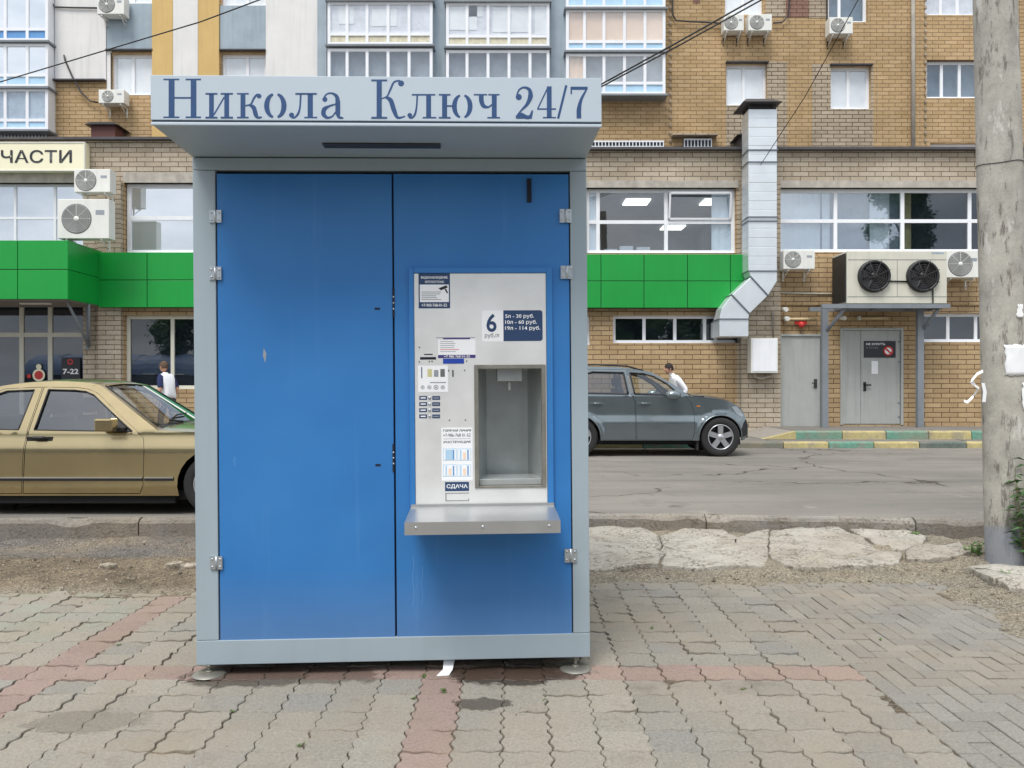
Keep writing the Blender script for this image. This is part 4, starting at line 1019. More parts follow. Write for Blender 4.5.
# ------------------------------------------------------------------ the water kiosk
KD = 4.15
kx = px(395.3, KD)
kiosk = empty('water_kiosk', (kx, KD, 0), 'blue and grey water vending kiosk with lettered overhanging roof, standing on the paving', 'kiosk')
kiosk.rotation_euler = (0, R(-.45), R(2.2))
KM = Matrix.Translation((kx, KD, 0)) @ Matrix.Rotation(R(2.2), 4, 'Z') @ Matrix.Rotation(R(-.45), 4, 'Y')
KI = KM.inverted()
def KP(x, y, off=0.0):
    o = KI @ Vector((0, 0, CH)); d = KI.to_3x3() @ Vector(((x-512)/F, 1, (HY-y)/F))
    t = (-off-o.y)/d.y; p = o+t*d; return p.x, p.z
def KR(x0, x1, y0, y1, off=0):          # photo rectangle -> local (x0, x1, z0, z1)
    ym, xm = (y0+y1)/2, (x0+x1)/2
    return KP(x0, ym, off)[0], KP(x1, ym, off)[0], KP(xm, y1, off)[1], KP(xm, y0, off)[1]
m, nt, p, o = newmat('kiosk_blue')
oc = objc(nt)
n1 = noi(nt, oc, 1.4, 4, .5); n2 = noi(nt, mapping(nt, oc, (14, 14, .7)), 1, 5, .6); n3 = noi(nt, oc, 55, 3, .7)
cc = mixc(nt, ramp(nt, n1, .3, .7), C3(48,116,182), C3(58,126,192))
cc = mixc(nt, ramp(nt, n2, .60, .85, (0,0,0,1), (.30,.30,.30,1)), cc, C3(100,150,205))
cc = mixc(nt, ramp(nt, n3, .70, .8, (0,0,0,1), (.10,.10,.10,1)), cc, C3(20,50,90))
# dusty splash zone near the foot
sp = node(nt, 'ShaderNodeSeparateXYZ'); nt.links.new(oc, sp.inputs[0])
zr_ = ramp(nt, sp.outputs[2], .15, .55, (.30,.30,.30,1), (0,0,0,1)); cc = mixc(nt, zr_, cc, C3(130,140,150))
nt.links.new(cc, p.inputs['Base Color']); p.inputs['Roughness'].default_value = .42; p.inputs['Specular IOR Level'].default_value = .4
nb_ = noi(nt, oc, 2.2, 2); bump(nt, p, nb_, .3, .03)
pm('kiosk_grey', C3(158,172,180), .45, var=.03, vs=2, streak=.12, dirt=C3(120,128,130))
pm('kiosk_fascia', C3(186,198,208), .45, var=.02, vs=2)
pm('kiosk_gap', C3(14,22,40), .7)
pm('letter_blue', C3(34,72,120), .5, var=.10, vs=30)
pm('drip', C3(84,140,200), .4)
pm('groove', C3(60,74,92), .6)
pm('zinc', C3(190,196,200), .38, metal=.8, var=.12, vs=30)
pm('lamp_strip', C3(50,56,66), .3)
m, nt, p, o = newmat('stainless')
oc = objc(nt); n1 = noi(nt, oc, 3, 5, .6); n2 = noi(nt, mapping(nt, oc, (2, 2, 160)), 1, 3, .6); n3 = noi(nt, oc, 24, 4, .75)
cc = mixc(nt, ramp(nt, n1, .35, .7), C3(226,226,224), C3(242,242,240)); cc = mixc(nt, ramp(nt, n3, .66, .78, (0,0,0,1), (.35,.35,.35,1)), cc, C3(160,154,142))
nt.links.new(cc, p.inputs['Base Color']); p.inputs['Metallic'].default_value = .42
r_ = node(nt, 'ShaderNodeMapRange'); r_.inputs[3].default_value = .30; r_.inputs[4].default_value = .52; nt.links.new(n1, r_.inputs[0]); nt.links.new(r_.outputs[0], p.inputs['Roughness'])
bump(nt, p, n2, .06, .002)
pm('stainless_shade', C3(186,191,190), .32, metal=.45, var=.12, vs=5, streak=.2)  # darker copy of the steel, the niche's shade put into the colour
pm('stainless_shelf', C3(196,197,196), .34, metal=.8, var=.06, vs=5)
pm('stainless_dirty', C3(140,138,130), .5, metal=.6, var=.2, vs=9, streak=.3)
pm('navy_print', C3(40,66,104), .45, var=.04)
pm('purple_print', C3(62,56,120), .45)
pm('display_blue', C3(40,72,168), .3)

W2 = 1.028; ZB = .062
xl0, xl1, zdb, zdt = KR(217, 571.5, 172.5, 640.5)
xdm = KP(394.3, 400)[0]
# carcass
b = MB(); b.box(-W2+.03, W2-.03, .37, 1.95, ZB+.02, 2.69); b.build('cabinet', M['kiosk_grey'], kiosk, local=True)
b = MB()
b.box(-W2, xl0, -.004, .06, ZB+.128, 2.635); b.box(xl1, W2, -.004, .06, ZB+.128, 2.635)
b.box(-W2, W2, -.006, .06, ZB, ZB+.126); b.box(-W2, W2, -.006, .06, 2.637, 2.70)
b.box(-W2, -W2+.02, .061, 1.97, ZB, 2.70); b.box(W2-.02, W2, .061, 1.97, ZB, 2.70)
b.build('frame', M['kiosk_grey'], kiosk, local=True, bevel=.003)
b = MB(); b.box(xl0, xl1, .022, .029, zdb, zdt); 
# niche opening
nx0, nx1, nz0, nz1 = KR(475.5, 547, 366, 488)
b = MB()
for (a, c, d, e) in ((xl0, nx0-.01, zdb, zdt), (nx1+.01, xl1, zdb, zdt), (nx0-.01, nx1+.01, zdb, nz0-.01), (nx0-.01, nx1+.01, nz1+.01, zdt)): b.box(a, c, .020, .026, d, e)
b.build('gap_backing', M['kiosk_gap'], kiosk, local=True)  # near-black sheet behind the doors gives their gaps the shade
g = .005
b = MB(); b.box(xl0+.007, xdm-g, .0, .019, zdb+.006, zdt-.008); dl = b.build('door', M['kiosk_blue'], kiosk, local=True, bevel=.003, label='plain left blue door')
b = MB(); y0, y1 = .0, .019
xr0, xr1 = xdm+g, xl1-.007
b.box(xr0, nx0-.01, y0, y1, zdb+.006, zdt-.008); b.box(nx1+.01, xr1, y0, y1, zdb+.006, zdt-.008); b.box(nx0-.01, nx1+.01, y0, y1, zdb+.006, nz0-.01); b.box(nx0-.01, nx1+.01, y0, y1, nz1+.01, zdt-.008)
dr = b.build('door', M['kiosk_blue'], kiosk, local=True, label='right blue door holding the steel vending panel')
# hinges
for (a, c, t, bt) in ((210, 222, 210.5, 223), (210, 222, 267, 280), (211, 223, 556, 569), (559.5, 571.5, 209.5, 223), (560.5, 572.5, 266, 279), (564.5, 576.5, 548.5, 562)):
    x0, x1, z0, z1 = KR(a, c, t, bt); b = MB(); mxx = (x0+x1)/2
    b.box(x0, mxx-.004, -.012, .0-.0045, z0, z1); b.box(mxx+.004, x1, -.012, -.0045, z0, z1)
    b.tube([(mxx, -.012, z0), (mxx, -.012, z1)], .006, 10)
    for sx in (x0+.011, x1-.011):
        for sz in (z0+.014, z1-.014): b.disc_y(sx, sz, [(.0005, -.0155), (.005, -.0155), (.006, -.012)], 10)
    b.build('hinge', M['zinc'], kiosk, local=True)
# lock bars between the doors, key slots, top slot, scratch
for (t, bt) in ((288, 318), (444, 472)):
    x0, x1, z0, z1 = KR(392.6, 394.6, t, bt); b = MB(); b.box(x0, x1, -.004, .019, z0, z1); b.build('lock_strip', M['kiosk_gap'], kiosk, local=True)
    b = MB()
    for k in range(3): zz = z0+(z1-z0)*(.3+.2*k); b.disc_y((x0+x1)/2, zz, [(.0005, -.008), (.004, -.008), (.005, -.0045)], 10)
    b.build('screw', M['zinc'], kiosk, local=True)
for (x, y) in ((377.3, 308.7), (378, 465)):
    x0, x1, z0, z1 = KR(x-2.6, x+2.6, y-1, y+1); b = MB(); b.box(x0, x1, -.002, .0-.0002, z0, z1); b.build('key_slot', M['kiosk_gap'], dl, local=True)
x0, x1, z0, z1 = KR(527, 531.3, 179, 202.5); b = MB(); b.box(x0, x1, -.012, -.0004, z0, z1); b.build('door_stay', M['kiosk_gap'], dr, local=True)
x0, x1, z0, z1 = KR(262, 267, 348, 363); b = MB(); cx, cz = (x0+x1)/2, (z0+z1)/2
b.prism([(cx-.004, z1), (cx+.010, cz+.01), (cx+.004, z0), (cx-.008, cz)], -.0006, -.0001); b.build('paint_scratch', M['grey_print'], dl, local=True)
for (x, t, bt, sw) in ((413, 556, 606, 1.2), (422, 566, 604, 1.0), (234.5, 457, 466, 1.6)):
    q0 = KP(x, t); q1 = KP(x+2.5, bt); b = MB(); w_ = .0018*sw
    pts = [(q0[0]+.004*math.sin(i*1.3), q0[1]+(q1[1]-q0[1])*i/8) for i in range(9)]
    b.prism([(a-w_, c) for a, c in pts]+[(a+w_, c) for a, c in reversed(pts)], -.0005, -.0001); b.build('drip_mark', M['drip'], dr if x > 300 else dl, local=True)

# roof with lettered fascia
E = .50
rf = MB(); rf.box(-W2-.002, W2+.002, -E+.006, 1.98, 2.706, 2.93); roof = rf.build('roof', M['kiosk_grey'], kiosk, local=True, bevel=.003)
b = MB(); zf0 = 2.7275; zf1 = KP(375, 77, E)[1]; b.box(-W2-.006, W2+.006, -E-.006, -E+.005, zf0, zf1); b.build('fascia', M['kiosk_fascia'], roof, local=True, bevel=.002)
b = MB(); b.box(-W2-.006, W2+.006, -E-.008, -E+.005, 2.703, 2.7175); b.build('fascia_lip', M['kiosk_fascia'], roof, local=True, bevel=.003)
b = MB(); b.box(-W2-.003, W2+.003, -E-.001, -E+.005, 2.7178, 2.7272); b.build('groove', M['groove'], roof, local=True)
b = MB(); b.box(-.31, .27, -.25, -.19, 2.694, 2.7055); b.build('lamp_strip', M['lamp_strip'], roof, local=True, bevel=.004)

# stencil serif letters cut into the fascia
lay = [0]; LT = MB()
def Aa(x, y): return KP(140+x/3.938, 60+y/3.938, E+.006)
def Bb(x, y): return KP(380+x/4.267, 60+y/4.267, E+.006)
def lp(pts):
    lay[0] += 1; y = -E-.0062-.00012*(lay[0] % 12); LT.prism(pts, y, y+.0015)
def rect(Mp, x0, y0, x1, y1): lp([Mp(x0, y0), Mp(x1, y0), Mp(x1, y1), Mp(x0, y1)])
def stroke(Mp, pts, ws, n=6):
    P = [Vector(p) for p in pts]; out = []; W = []
    for i in range(len(P)-1):
        p0, p1, p2, p3 = P[max(i-1, 0)], P[i], P[i+1], P[min(i+2, len(P)-1)]
        for k in range(n):
            t = k/n; out.append(.5*((2*p1)+(-p0+p2)*t+(2*p0-5*p1+4*p2-p3)*t*t+(-p0+3*p1-3*p2+p3)*t**3)); W.append(ws[i]+(ws[i+1]-ws[i])*t)
    out.append(P[-1]); W.append(ws[-1]); Lf, Rt = [], []
    for i, q in enumerate(out):
        d = (out[min(i+1, len(out)-1)]-out[max(i-1, 0)]); d.normalize(); nn_ = Vector((-d.y, d.x))
        Lf.append(q+nn_*W[i]/2); Rt.append(q-nn_*W[i]/2)
    lay[0] += 1; y = -E-.0062-.00012*(lay[0] % 12)
    for i in range(len(out)-1): LT.prism([Mp(*Lf[i]), Mp(*Lf[i+1]), Mp(*Rt[i+1]), Mp(*Rt[i])], y, y+.0015)
def ball(Mp, x, y, r): lp([Mp(x+r*math.cos(a*math.pi/8), y+r*math.sin(a*math.pi/8)) for a in range(16)])
def serif(Mp, x0, x1, y0, y1): rect(Mp, x0, y0, x1, y1)
def cresc(Mp, cx, cy, rx, ry, th):        # two facing crescents of a stencilled round letter
    for s in (-1, 1):
        pts = []; ws = []
        for k in range(9):
            a = R(-74+148*k/8); pts.append((cx+s*(rx-th*.4)*math.cos(a), cy+(ry-4)*math.sin(a))); ws.append(5+(th-5)*math.cos(a)**1.3)
        stroke(Mp, pts, ws, 3)
# Н
for (a, c) in ((92, 155), (180, 240)): serif(Aa, a, c, 73.5, 80); serif(Aa, a, c, 222.5, 229)
rect(Aa, 113, 80, 136, 222.5); rect(Aa, 200, 80, 222, 222.5); rect(Aa, 136, 146, 200, 152)
# и
serif(Aa, 258, 305, 130, 136); serif(Aa, 318, 366, 130, 136); serif(Aa, 258, 305, 223.5, 230); serif(Aa, 318, 366, 223.5, 230)
rect(Aa, 272, 136, 291, 223.5); rect(Aa, 332, 136, 351, 223.5); stroke(Aa, [(291, 216), (332, 146)], [6, 6])
# к
serif(Aa, 382, 428, 130, 136); serif(Aa, 382, 428, 223.5, 230); rect(Aa, 396, 136, 415, 223.5)
stroke(Aa, [(415, 180), (436, 174), (448, 152), (460, 137), (470, 137)], [6, 6, 8, 7, 6]); ball(Aa, 469, 142, 9)
stroke(Aa, [(432, 177), (448, 188), (456, 215), (464, 226), (480, 225)], [8, 17, 17, 10, 5])
cresc(Aa, 533, 180, 42, 51, 20)
# л
rect(Aa, 612, 130, 696, 136); rect(Aa, 660, 136, 681, 223.5); serif(Aa, 647, 698, 223.5, 230)
stroke(Aa, [(633, 136), (630, 185), (622, 213), (608, 227), (596, 226)], [7, 7, 9, 8, 6]); ball(Aa, 597, 217, 10)
# а
ball(Aa, 728, 155, 10); stroke(Aa, [(724, 150), (735, 135), (755, 131), (774, 143), (779, 165)], [6, 6, 7, 14, 19])
rect(Aa, 769.5, 163, 788.5, 212); stroke(Aa, [(779, 210), (784, 225), (801, 229)], [19, 11, 5])
stroke(Aa, [(770, 174), (745, 182), (726, 194), (723, 213), (737, 227), (757, 222), (770, 205)], [5, 8, 17, 18, 10, 6, 5])
# К
serif(Aa, 911, 973, 77, 83.5); rect(Aa, 932, 83.5, 952, 224); serif(Aa, 911, 973, 224, 231)
stroke(Bb, [(7, 165), (30, 155), (45, 125), (60, 95), (85, 88)], [6, 7, 9, 9, 7]); ball(Bb, 90, 100, 13)
stroke(Bb, [(22, 158), (45, 172), (60, 215), (76, 246), (108, 240)], [8, 20, 20, 12, 5])
# л
rect(Bb, 136, 145, 236, 152); rect(Bb, 197, 152, 218, 243); serif(Bb, 182, 240, 243, 249.5)
stroke(Bb, [(159, 152), (156, 200), (149, 232), (136, 247), (124, 245)], [7, 7, 9, 8, 6]); ball(Bb, 127, 236, 10)
# ю
serif(Bb, 251, 301, 145, 151.5); rect(Bb, 265, 151.5, 286, 243); serif(Bb, 251, 301, 243, 249.5); rect(Bb, 286, 193, 311, 199); cresc(Bb, 351, 198, 42, 53, 21)
# ч
serif(Bb, 400, 457, 145, 151.5); serif(Bb, 462, 510, 145, 151.5); rect(Bb, 477, 151.5, 498, 243); serif(Bb, 458, 512, 243, 249.5)
stroke(Bb, [(432, 151), (433, 175), (442, 196), (462, 201), (478, 190)], [20, 20, 17, 8, 6])
# 24/7
ball(Bb, 592, 158, 13); stroke(Bb, [(584, 150), (594, 127), (615, 117), (637, 127), (642, 155), (628, 188), (603, 215), (583, 240)], [6, 7, 8, 14, 21, 14, 7, 6])
stroke(Bb, [(581, 244), (600, 233), (625, 244), (642, 240), (650, 215)], [9, 17, 16, 14, 5]); rect(Bb, 580, 243, 648, 250)
rect(Bb, 712, 113, 732, 243); serif(Bb, 695, 751, 243, 249.5); rect(Bb, 671, 206, 712, 213); rect(Bb, 732, 206, 751, 213); stroke(Bb, [(716, 118), (673, 208)], [6, 6])
stroke(Bb, [(795, 108), (760, 250)], [10, 10])
rect(Bb, 813, 114, 886, 127); rect(Bb, 813, 127, 819, 146); stroke(Bb, [(880, 127), (858, 170), (849, 210), (849, 249)], [6, 12, 19, 20])
LT.build('lettering', M['letter_blue'], roof, local=True)

# steel vending panel in its blue surround
sx0, sx1, sz0, sz1 = KR(414.5, 547, 273, 506, .02)
ox0, ox1, oz0, oz1 = KR(409.5, 553, 267.5, 506, .02)
b = MB()
b.box(ox0, sx0, -.022, -.0005, oz0, oz1); b.box(sx1, ox1, -.022, -.0005, oz0, oz1); b.box(sx0, sx1, -.022, -.0005, sz1, oz1); b.build('panel_surround', M['kiosk_blue'], kiosk, local=True, bevel=.003)
pn = MB(); ya, yb = -.016, -.0006
nx0, nx1, nz0, nz1 = KR(474.5, 546, 364.5, 488, .02)
for (a, c, d, e) in ((sx0+.002, nx0, sz0, sz1-.002), (nx1, sx1-.002, sz0, sz1-.002), (nx0, nx1, sz0, nz0), (nx0, nx1, nz1, sz1-.002)): pn.box(a, c, ya, yb, d, e)
panel = pn.build('vending_panel', M['stainless'], kiosk, local=True)
# dispensing niche
b = MB(); D = .34; bx0, bx1 = nx0+.065, nx1-.075; bz0, bz1 = nz0+.03, nz1-.02
b.quad((nx0, ya, nz0), (nx0, ya, nz1), (bx0, D, bz1), (bx0, D, bz0)); b.quad((nx1, ya, nz1), (nx1, ya, nz0), (bx1, D, bz0), (bx1, D, bz1))
b.quad((nx0, ya, nz1), (nx1, ya, nz1), (bx1, D, bz1), (bx0, D, bz1)); b.quad((nx1, ya, nz0), (nx0, ya, nz0), (bx0, D, bz0), (bx1, D, bz0))
b.quad((bx0, D, bz0), (bx1, D, bz0), (bx1, D, bz1), (bx0, D, bz1)); niche = b.build('dispensing_niche', M['stainless_shade'], kiosk, local=True)
# niche trim, drip tray rail, tap housing
b = MB(); t = .022
b.box(nx0, nx0+t, ya-.006, ya+.03, nz0, nz1); b.box(nx1-t, nx1, ya-.006, ya+.03, nz0, nz1); b.box(nx0+t, nx1-t, ya-.005, ya+.03, nz1-t, nz1); b.box(nx0+t, nx1-t, ya-.005, ya+.03, nz0, nz0+.012)
b.build('niche_trim', M['stainless_dirty'], niche, local=True, bevel=.002)
b = MB(); b.box(nx0+t, nx1-t, ya+.032, ya+.05, nz0+.012, nz0+.044); b.box(nx0+t, nx1-t, ya+.05, .25, nz0+.036, nz0+.044); b.build('drip_rail', M['stainless_shade'], niche, local=True, bevel=.002)
a, c, d, e = KR(497, 522, 370, 381, -.06); b = MB(); b.box(a, c, .05, .2, d, e+.02); b.tube([((a+c)/2, .1, d), ((a+c)/2, .1, d-.05)], .012, 10); b.build('tap_housing', M['stainless_shade'], niche, local=True, bevel=.004)
# splash shelf
tx0, tx1, _, tz = KR(411, 554, 505, 506, .02)
fx0, fx1, fz0, fz1 = KR(404.5, 560.5, 521.5, 534, .32)
yt = -.32
b = MB(); zb = tz
b.box(tx0, tx1, -.026, -.0225, zb-.03, zb+.008)
b.poly([(tx0, -.0265, zb-.006), (fx0, yt, fz1), (fx1, yt, fz1), (tx1, -.0265, zb-.006)])
b.poly([(tx0, -.0265, zb-.012), (tx1, -.0265, zb-.012), (fx1, yt+.002, fz1-.006), (fx0, yt+.002, fz1-.006)])
b.box(fx0, fx1, yt-.003, yt, fz0, fz1+.001)
b.poly([(fx0, yt, fz0), (fx0, yt, fz1), (tx0, -.0265, zb-.006), (tx0, -.0265, zb-.05)]); b.poly([(fx1, yt, fz1), (fx1, yt, fz0), (tx1, -.0265, zb-.05), (tx1, -.0265, zb-.006)])
sh = b.build('splash_shelf', M['stainless_shelf'], kiosk, local=True)
for xx in (fx0+.055, (fx0+fx1)/2, fx1-.055): b = MB(); b.disc_y(xx, (fz0+fz1)/2+.005, [(.0005, yt-.006), (.006, yt-.006), (.007, yt-.003)], 12); b.build('rivet', M['zinc'], sh, local=True)

# stickers and controls
def sticker(x0, x1, y0, y1, m, lift=1, par=panel, name='sticker', rr=0):
    a, c, d, e = KR(x0, x1, y0, y1, .02); yy = ya-.0006*lift; b = MB()
    if rr: # rounded right corners
        pts = [(a, d), (c-rr, d)]+[(c-rr+rr*math.sin(q*R(15)), d+rr-rr*math.cos(q*R(15))) for q in range(7)]+[(c-rr+rr*math.cos(q*R(15)), e-rr+rr*math.sin(q*R(15))) for q in range(7)]+[(a, e)]
        b.prism(pts, yy, yy+.0005)
    else: b.box(a, c, yy, yy+.0005, d, e)
    return b.build(name, M[m], par, local=True), yy
def stext(body, x0, x1, y0, y1, m, lift, par, bold=.0):
    a, c, d, e = KR(x0, x1, y0, y1, .02); return text_mesh(body, M[m], par, a, c, d, e, ya-.0006*lift-.0002, bold=bold, local=True)
s, _ = sticker(418.5, 450, 273.5, 308.3, 'navy_print', 1); sticker(419.8, 448.8, 284.5, 302, 'white_print', 2, s, 'white_field')
stext('ВИДЕОНАБЛЮДЕНИЕ', 421, 447.5, 276.2, 279, 'white_print', 2, s, .03); stext('КРУГЛОСУТОЧНО', 425, 444, 280.6, 283, 'white_print', 2, s, .02)
for k, ww in enumerate((20, 19, 15, 16, 20)): sticker(421.5, 421.5+ww*.98, 291.6+1.9*k, 292.3+1.9*k, 'grey_print', 3, s, 'text_line')
stext('+7-900-768-01-52', 421.5, 447, 303.6, 306.6, 'white_print', 2, s, .015)
b = MB(); q = [KP(*v, .02) for v in ((438.5, 288.2), (446.5, 285.2), (447.8, 287.3), (441, 290.2))]; b.prism(q, ya-.0022, ya-.0016); q = [KP(*v, .02) for v in ((444.6, 289), (446, 288.6), (448, 292.6), (447, 293.6))]; b.prism(q, ya-.0023, ya-.0016); b.build('camera_symbol', M['black_plastic'], s, local=True)
s, _ = sticker(482, 503.4, 310.2, 341.5, 'white_print', 1, name='price_card'); stext('6', 486.4, 496.6, 313.6, 332, 'navy_print', 2, s, .02); stext('руб./л', 484.8, 499, 333.2, 338.4, 'sign_text', 2, s)
s, _ = sticker(503.4, 542.6, 310.2, 341, 'navy_print', 1.2, name='price_card', rr=.014)
for k, (t_, xe) in enumerate((('5л - 30 руб.', 534), ('10л - 60 руб.', 537), ('19л - 114 руб.', 540.3))): stext(t_, 505.2, xe, 314+6*k, 318.8+6*k, 'white_print', 2.4, s, .015)
s, _ = sticker(438, 475.5, 339.5, 355, 'white_print', 1, name='notice')
sticker(436, 475, 337.2, 338.0, 'grey_print', 1, s, 'text_line'); sticker(443, 470, 337.8, 339.2, 'purple_print', 1.6, s, 'text_line')
for k in range(6): sticker(440, 440+random.uniform(13, 20), 341.3+2*k, 341.8+2*k, 'red_print' if k == 4 else 'grey_print', 2, s, 'text_line')
s2_, _ = sticker(438, 475.5, 354.8, 358, 'purple_print', 1.5, name='notice_strip'); stext('+7 986 768 01-52', 444, 470, 355.3, 357.6, 'white_print', 3.5, s2_, .015)
sticker(443, 464, 358.6, 363.6, 'display_blue', 3, name='display')
sticker(420, 436, 357, 359.6, 'kiosk_gap', 1, name='banknote_slot'); sticker(424, 432.6, 353.8, 355, 'sign_text', 1, name='banknote_slot')
sticker(452.2, 453.6, 370, 376.8, 'sign_text', 1, name='coin_slot')
s, _ = sticker(418, 448, 365.5, 392, 'white_print', 1, name='coin_card')
b = MB()
for k in range(4):
    cx, cz = KP(422.6+6.7*k, 387.3, .02); rr = (.010, .0105, .0125, .0105)[k]; b.disc_y(cx, cz, [(rr*.72, ya-.0016), (rr, ya-.0016)], 20); b.disc_y(cx, cz, [(.0005, ya-.0015), (rr*.4, ya-.0015)], 12)
b.build('coin_symbol', M['grey_print'], s, local=True)
sticker(421.2, 422.2, 367, 378, 'navy_print', 2, s, 'text_line'); sticker(430, 446, 382, 383, 'grey_print', 2, s, 'text_line')
for k in range(3): sticker(427.5+6.4*k, 432+6.4*k, 369+(k % 2), 376.8, ('curtain_yellow', 'grey_print', 'fan_grey')[k], 2, s, 'picture')
for k in range(4):
    yy = 396+6.15*k
    sticker(419.2, 427, yy, yy+3.9, 'navy_print', 1, name='button_label'); sticker(432.2, 440, yy, yy+3.9, 'navy_print', 1, name='button_label')
    sticker(420.6, 425.6, yy+1.3, yy+2.5, 'white_print', 2, name='button_text'); sticker(433.2, 439, yy+1.4, yy+2.5, 'grey_print', 2, name='button_text')
    cx, cz = KP(429.6, yy+2, .02); b = MB(); b.disc_y(cx, cz, [(.0005, ya-.005), (.006, ya-.005), (.008, ya-.003), (.009, ya)], 16); b.build('button', M['zinc'], panel, local=True)
s, _ = sticker(441.5, 472.5, 427.6, 480.6, 'white_print', 1, name='instruction_card')
stext('ГОРЯЧАЯ ЛИНИЯ', 443, 471, 429.4, 431.6, 'sign_text', 2, s, .02); stext('+7-986-768 01-52', 443, 470.6, 433.6, 436.8, 'sign_text', 2, s); stext('ИНСТРУКЦИЯ', 443.6, 470.4, 440.8, 443.6, 'sign_text', 2, s, .015)
sticker(443, 471, 438.6, 439, 'grey_print', 2, s, 'text_line')
for (x, y) in ((443, 448.5), (457.5, 448.5), (443, 464.5), (457.5, 464.5)):
    sticker(x, x+13.6, y, y+12, 'panel_lightblue', 2, s, 'picture'); sticker(x+.6, x+13, y+.6, y+11.4, 'white_print', 3, s, 'picture')
    sticker(x+2.4, x+(10 if y < 460 and x < 450 else 4), y+1.2, y+11, 'panel_lightblue', 4, s, 'picture'); sticker(x+9.8, x+11.2, y+1.2, y+11, 'panel_blue', 4, s, 'picture')
    if not (x < 450 and y < 460): sticker(x+5.6, x+8.4, y+4, y+10.6, 'curtain_peach', 4, s, 'picture')
s, _ = sticker(445, 469, 482, 491.2, 'navy_print', 1, name='change_label'); stext('СДАЧА', 446.6, 467.6, 484.2, 489, 'white_print', 2, s, .02)
b = MB(); a, c, d, e = KR(445.5, 469, 493, 501, .02); b.box(a, a+.004, ya-.002, ya-.0001, d, e); b.box(a+.0041, c, ya-.0015, ya-.0001, d, d+.003); b.box(c-.003, c, ya-.002, ya-.0016, d, d+.012); b.box(a+.0041, c, ya-.001, ya-.0001, e-.003, e); b.build('change_flap', M['fan_grey'], panel, local=True)
b = MB()
for (x, y) in ((419.2, 347.3), (419.2, 361.8), (448.6, 370.6), (464.6, 370.2), (449.4, 420.3), (465.4, 420), (429.3, 361.4), (432, 361.2), (466.6, 361)): cx, cz = KP(x, y, .02); b.disc_y(cx, cz, [(.0005, ya-.003), (.003, ya-.003), (.0042, ya-.0002)], 10)
b.build('screw', M['fan_grey'], panel, local=True)

# feet on round plates
for (sx, sy) in ((-W2+.06, .012), (W2-.075, .02), (-W2+.055, 1.85), (W2-.075, 1.85)):
    gz = .0-sx*math.sin(R(.45))*-1
    zg = -(KM @ Vector((sx, sy, 0))).z           # the paving below this foot, in kiosk coordinates
    b = MB()
    base = len(b.v); prof = [(.0005, .012), (.05, .012), (.070, .010), (.082, .004), (.086, 0)]
    for (r, z) in prof:
        for k in range(24): b.v.append((sx+r*math.cos(k*R(15)), sy+r*math.sin(k*R(15)), zg+z+.002))
    for i in range(len(prof)-1):
        for k in range(24): j = (k+1) % 24; b.f.append((base+i*24+k, base+(i+1)*24+k, base+(i+1)*24+j, base+i*24+j)); b.m.append(0); b.sm.append(True)
    b.tube([(sx, sy, zg+.012), (sx, sy, ZB+.01)], .009, 10); b.tube([(sx, sy, zg+.012), (sx, sy, zg+.022)], .02, 6); b.tube([(sx, sy, ZB-.012), (sx, sy, ZB-.002)], .018, 6)
    b.build('foot', M['stainless_dirty'], kiosk, local=True)
# paper scrap under the kiosk
gpt = (px(443, 4.16), 4.16)
b = MB(); P = [(-.03, -.07, .003), (.035, -.06, .004), (.05, .0, .012), (.0, .0, .014), (.058, .05, .045), (.0, .045, .05)]
b.poly([(gpt[0]+P[0][0], gpt[1]+P[0][1], P[0][2]), (gpt[0]+P[1][0], gpt[1]+P[1][1], P[1][2]), (gpt[0]+P[2][0], gpt[1]+P[2][1], P[2][2]), (gpt[0]+P[3][0], gpt[1]+P[3][1], P[3][2])])
b.poly([(gpt[0]+P[i][0], gpt[1]+P[i][1], P[i][2]) for i in (3, 2, 4, 5)])
o = b.build('paper_scrap', M['white_print']); tag(o, 'crumpled white paper scrap under the front edge of the kiosk', 'litter'); sm = o.modifiers.new('t', 'SOLIDIFY'); sm.thickness = .0006
# ------------------------------------------------------------------ cars
pm('paint_gold', C3(176,160,122), .20, metal=.85, var=.05, vs=2, coat=.5, streak=.08)
pm('paint_slate', C3(122,132,136), .22, metal=.75, var=.05, vs=2, coat=.8, streak=.06)
pm('rubber', C3(38,37,37), .8, var=.15)
pm('trim_black', C3(26,26,28), .5, var=.1)
pm('chrome', C3(220,222,226), .15, metal=1, var=.02)
pm('alloy', C3(196,198,202), .3, metal=.8, var=.05)
pm('under_dark', C3(16,16,17), .9)
pm('seat_cloth', C3(70,68,66), .9, var=.1)
pm('lamp_glass', C3(150,158,166), .12, var=.05, coat=1)
pm('lamp_red', C3(170,30,26), .2, coat=1)
pm('lamp_amber', C3(220,130,40), .2, coat=1)
pm('strip_green', C3(50,128,88), .4); pm('plate_white', C3(230,230,228), .4)
glass('glass_car_dark', .15, (.26,.27,.29,1)); glass('glass_car', .12, (.62,.68,.66,1))

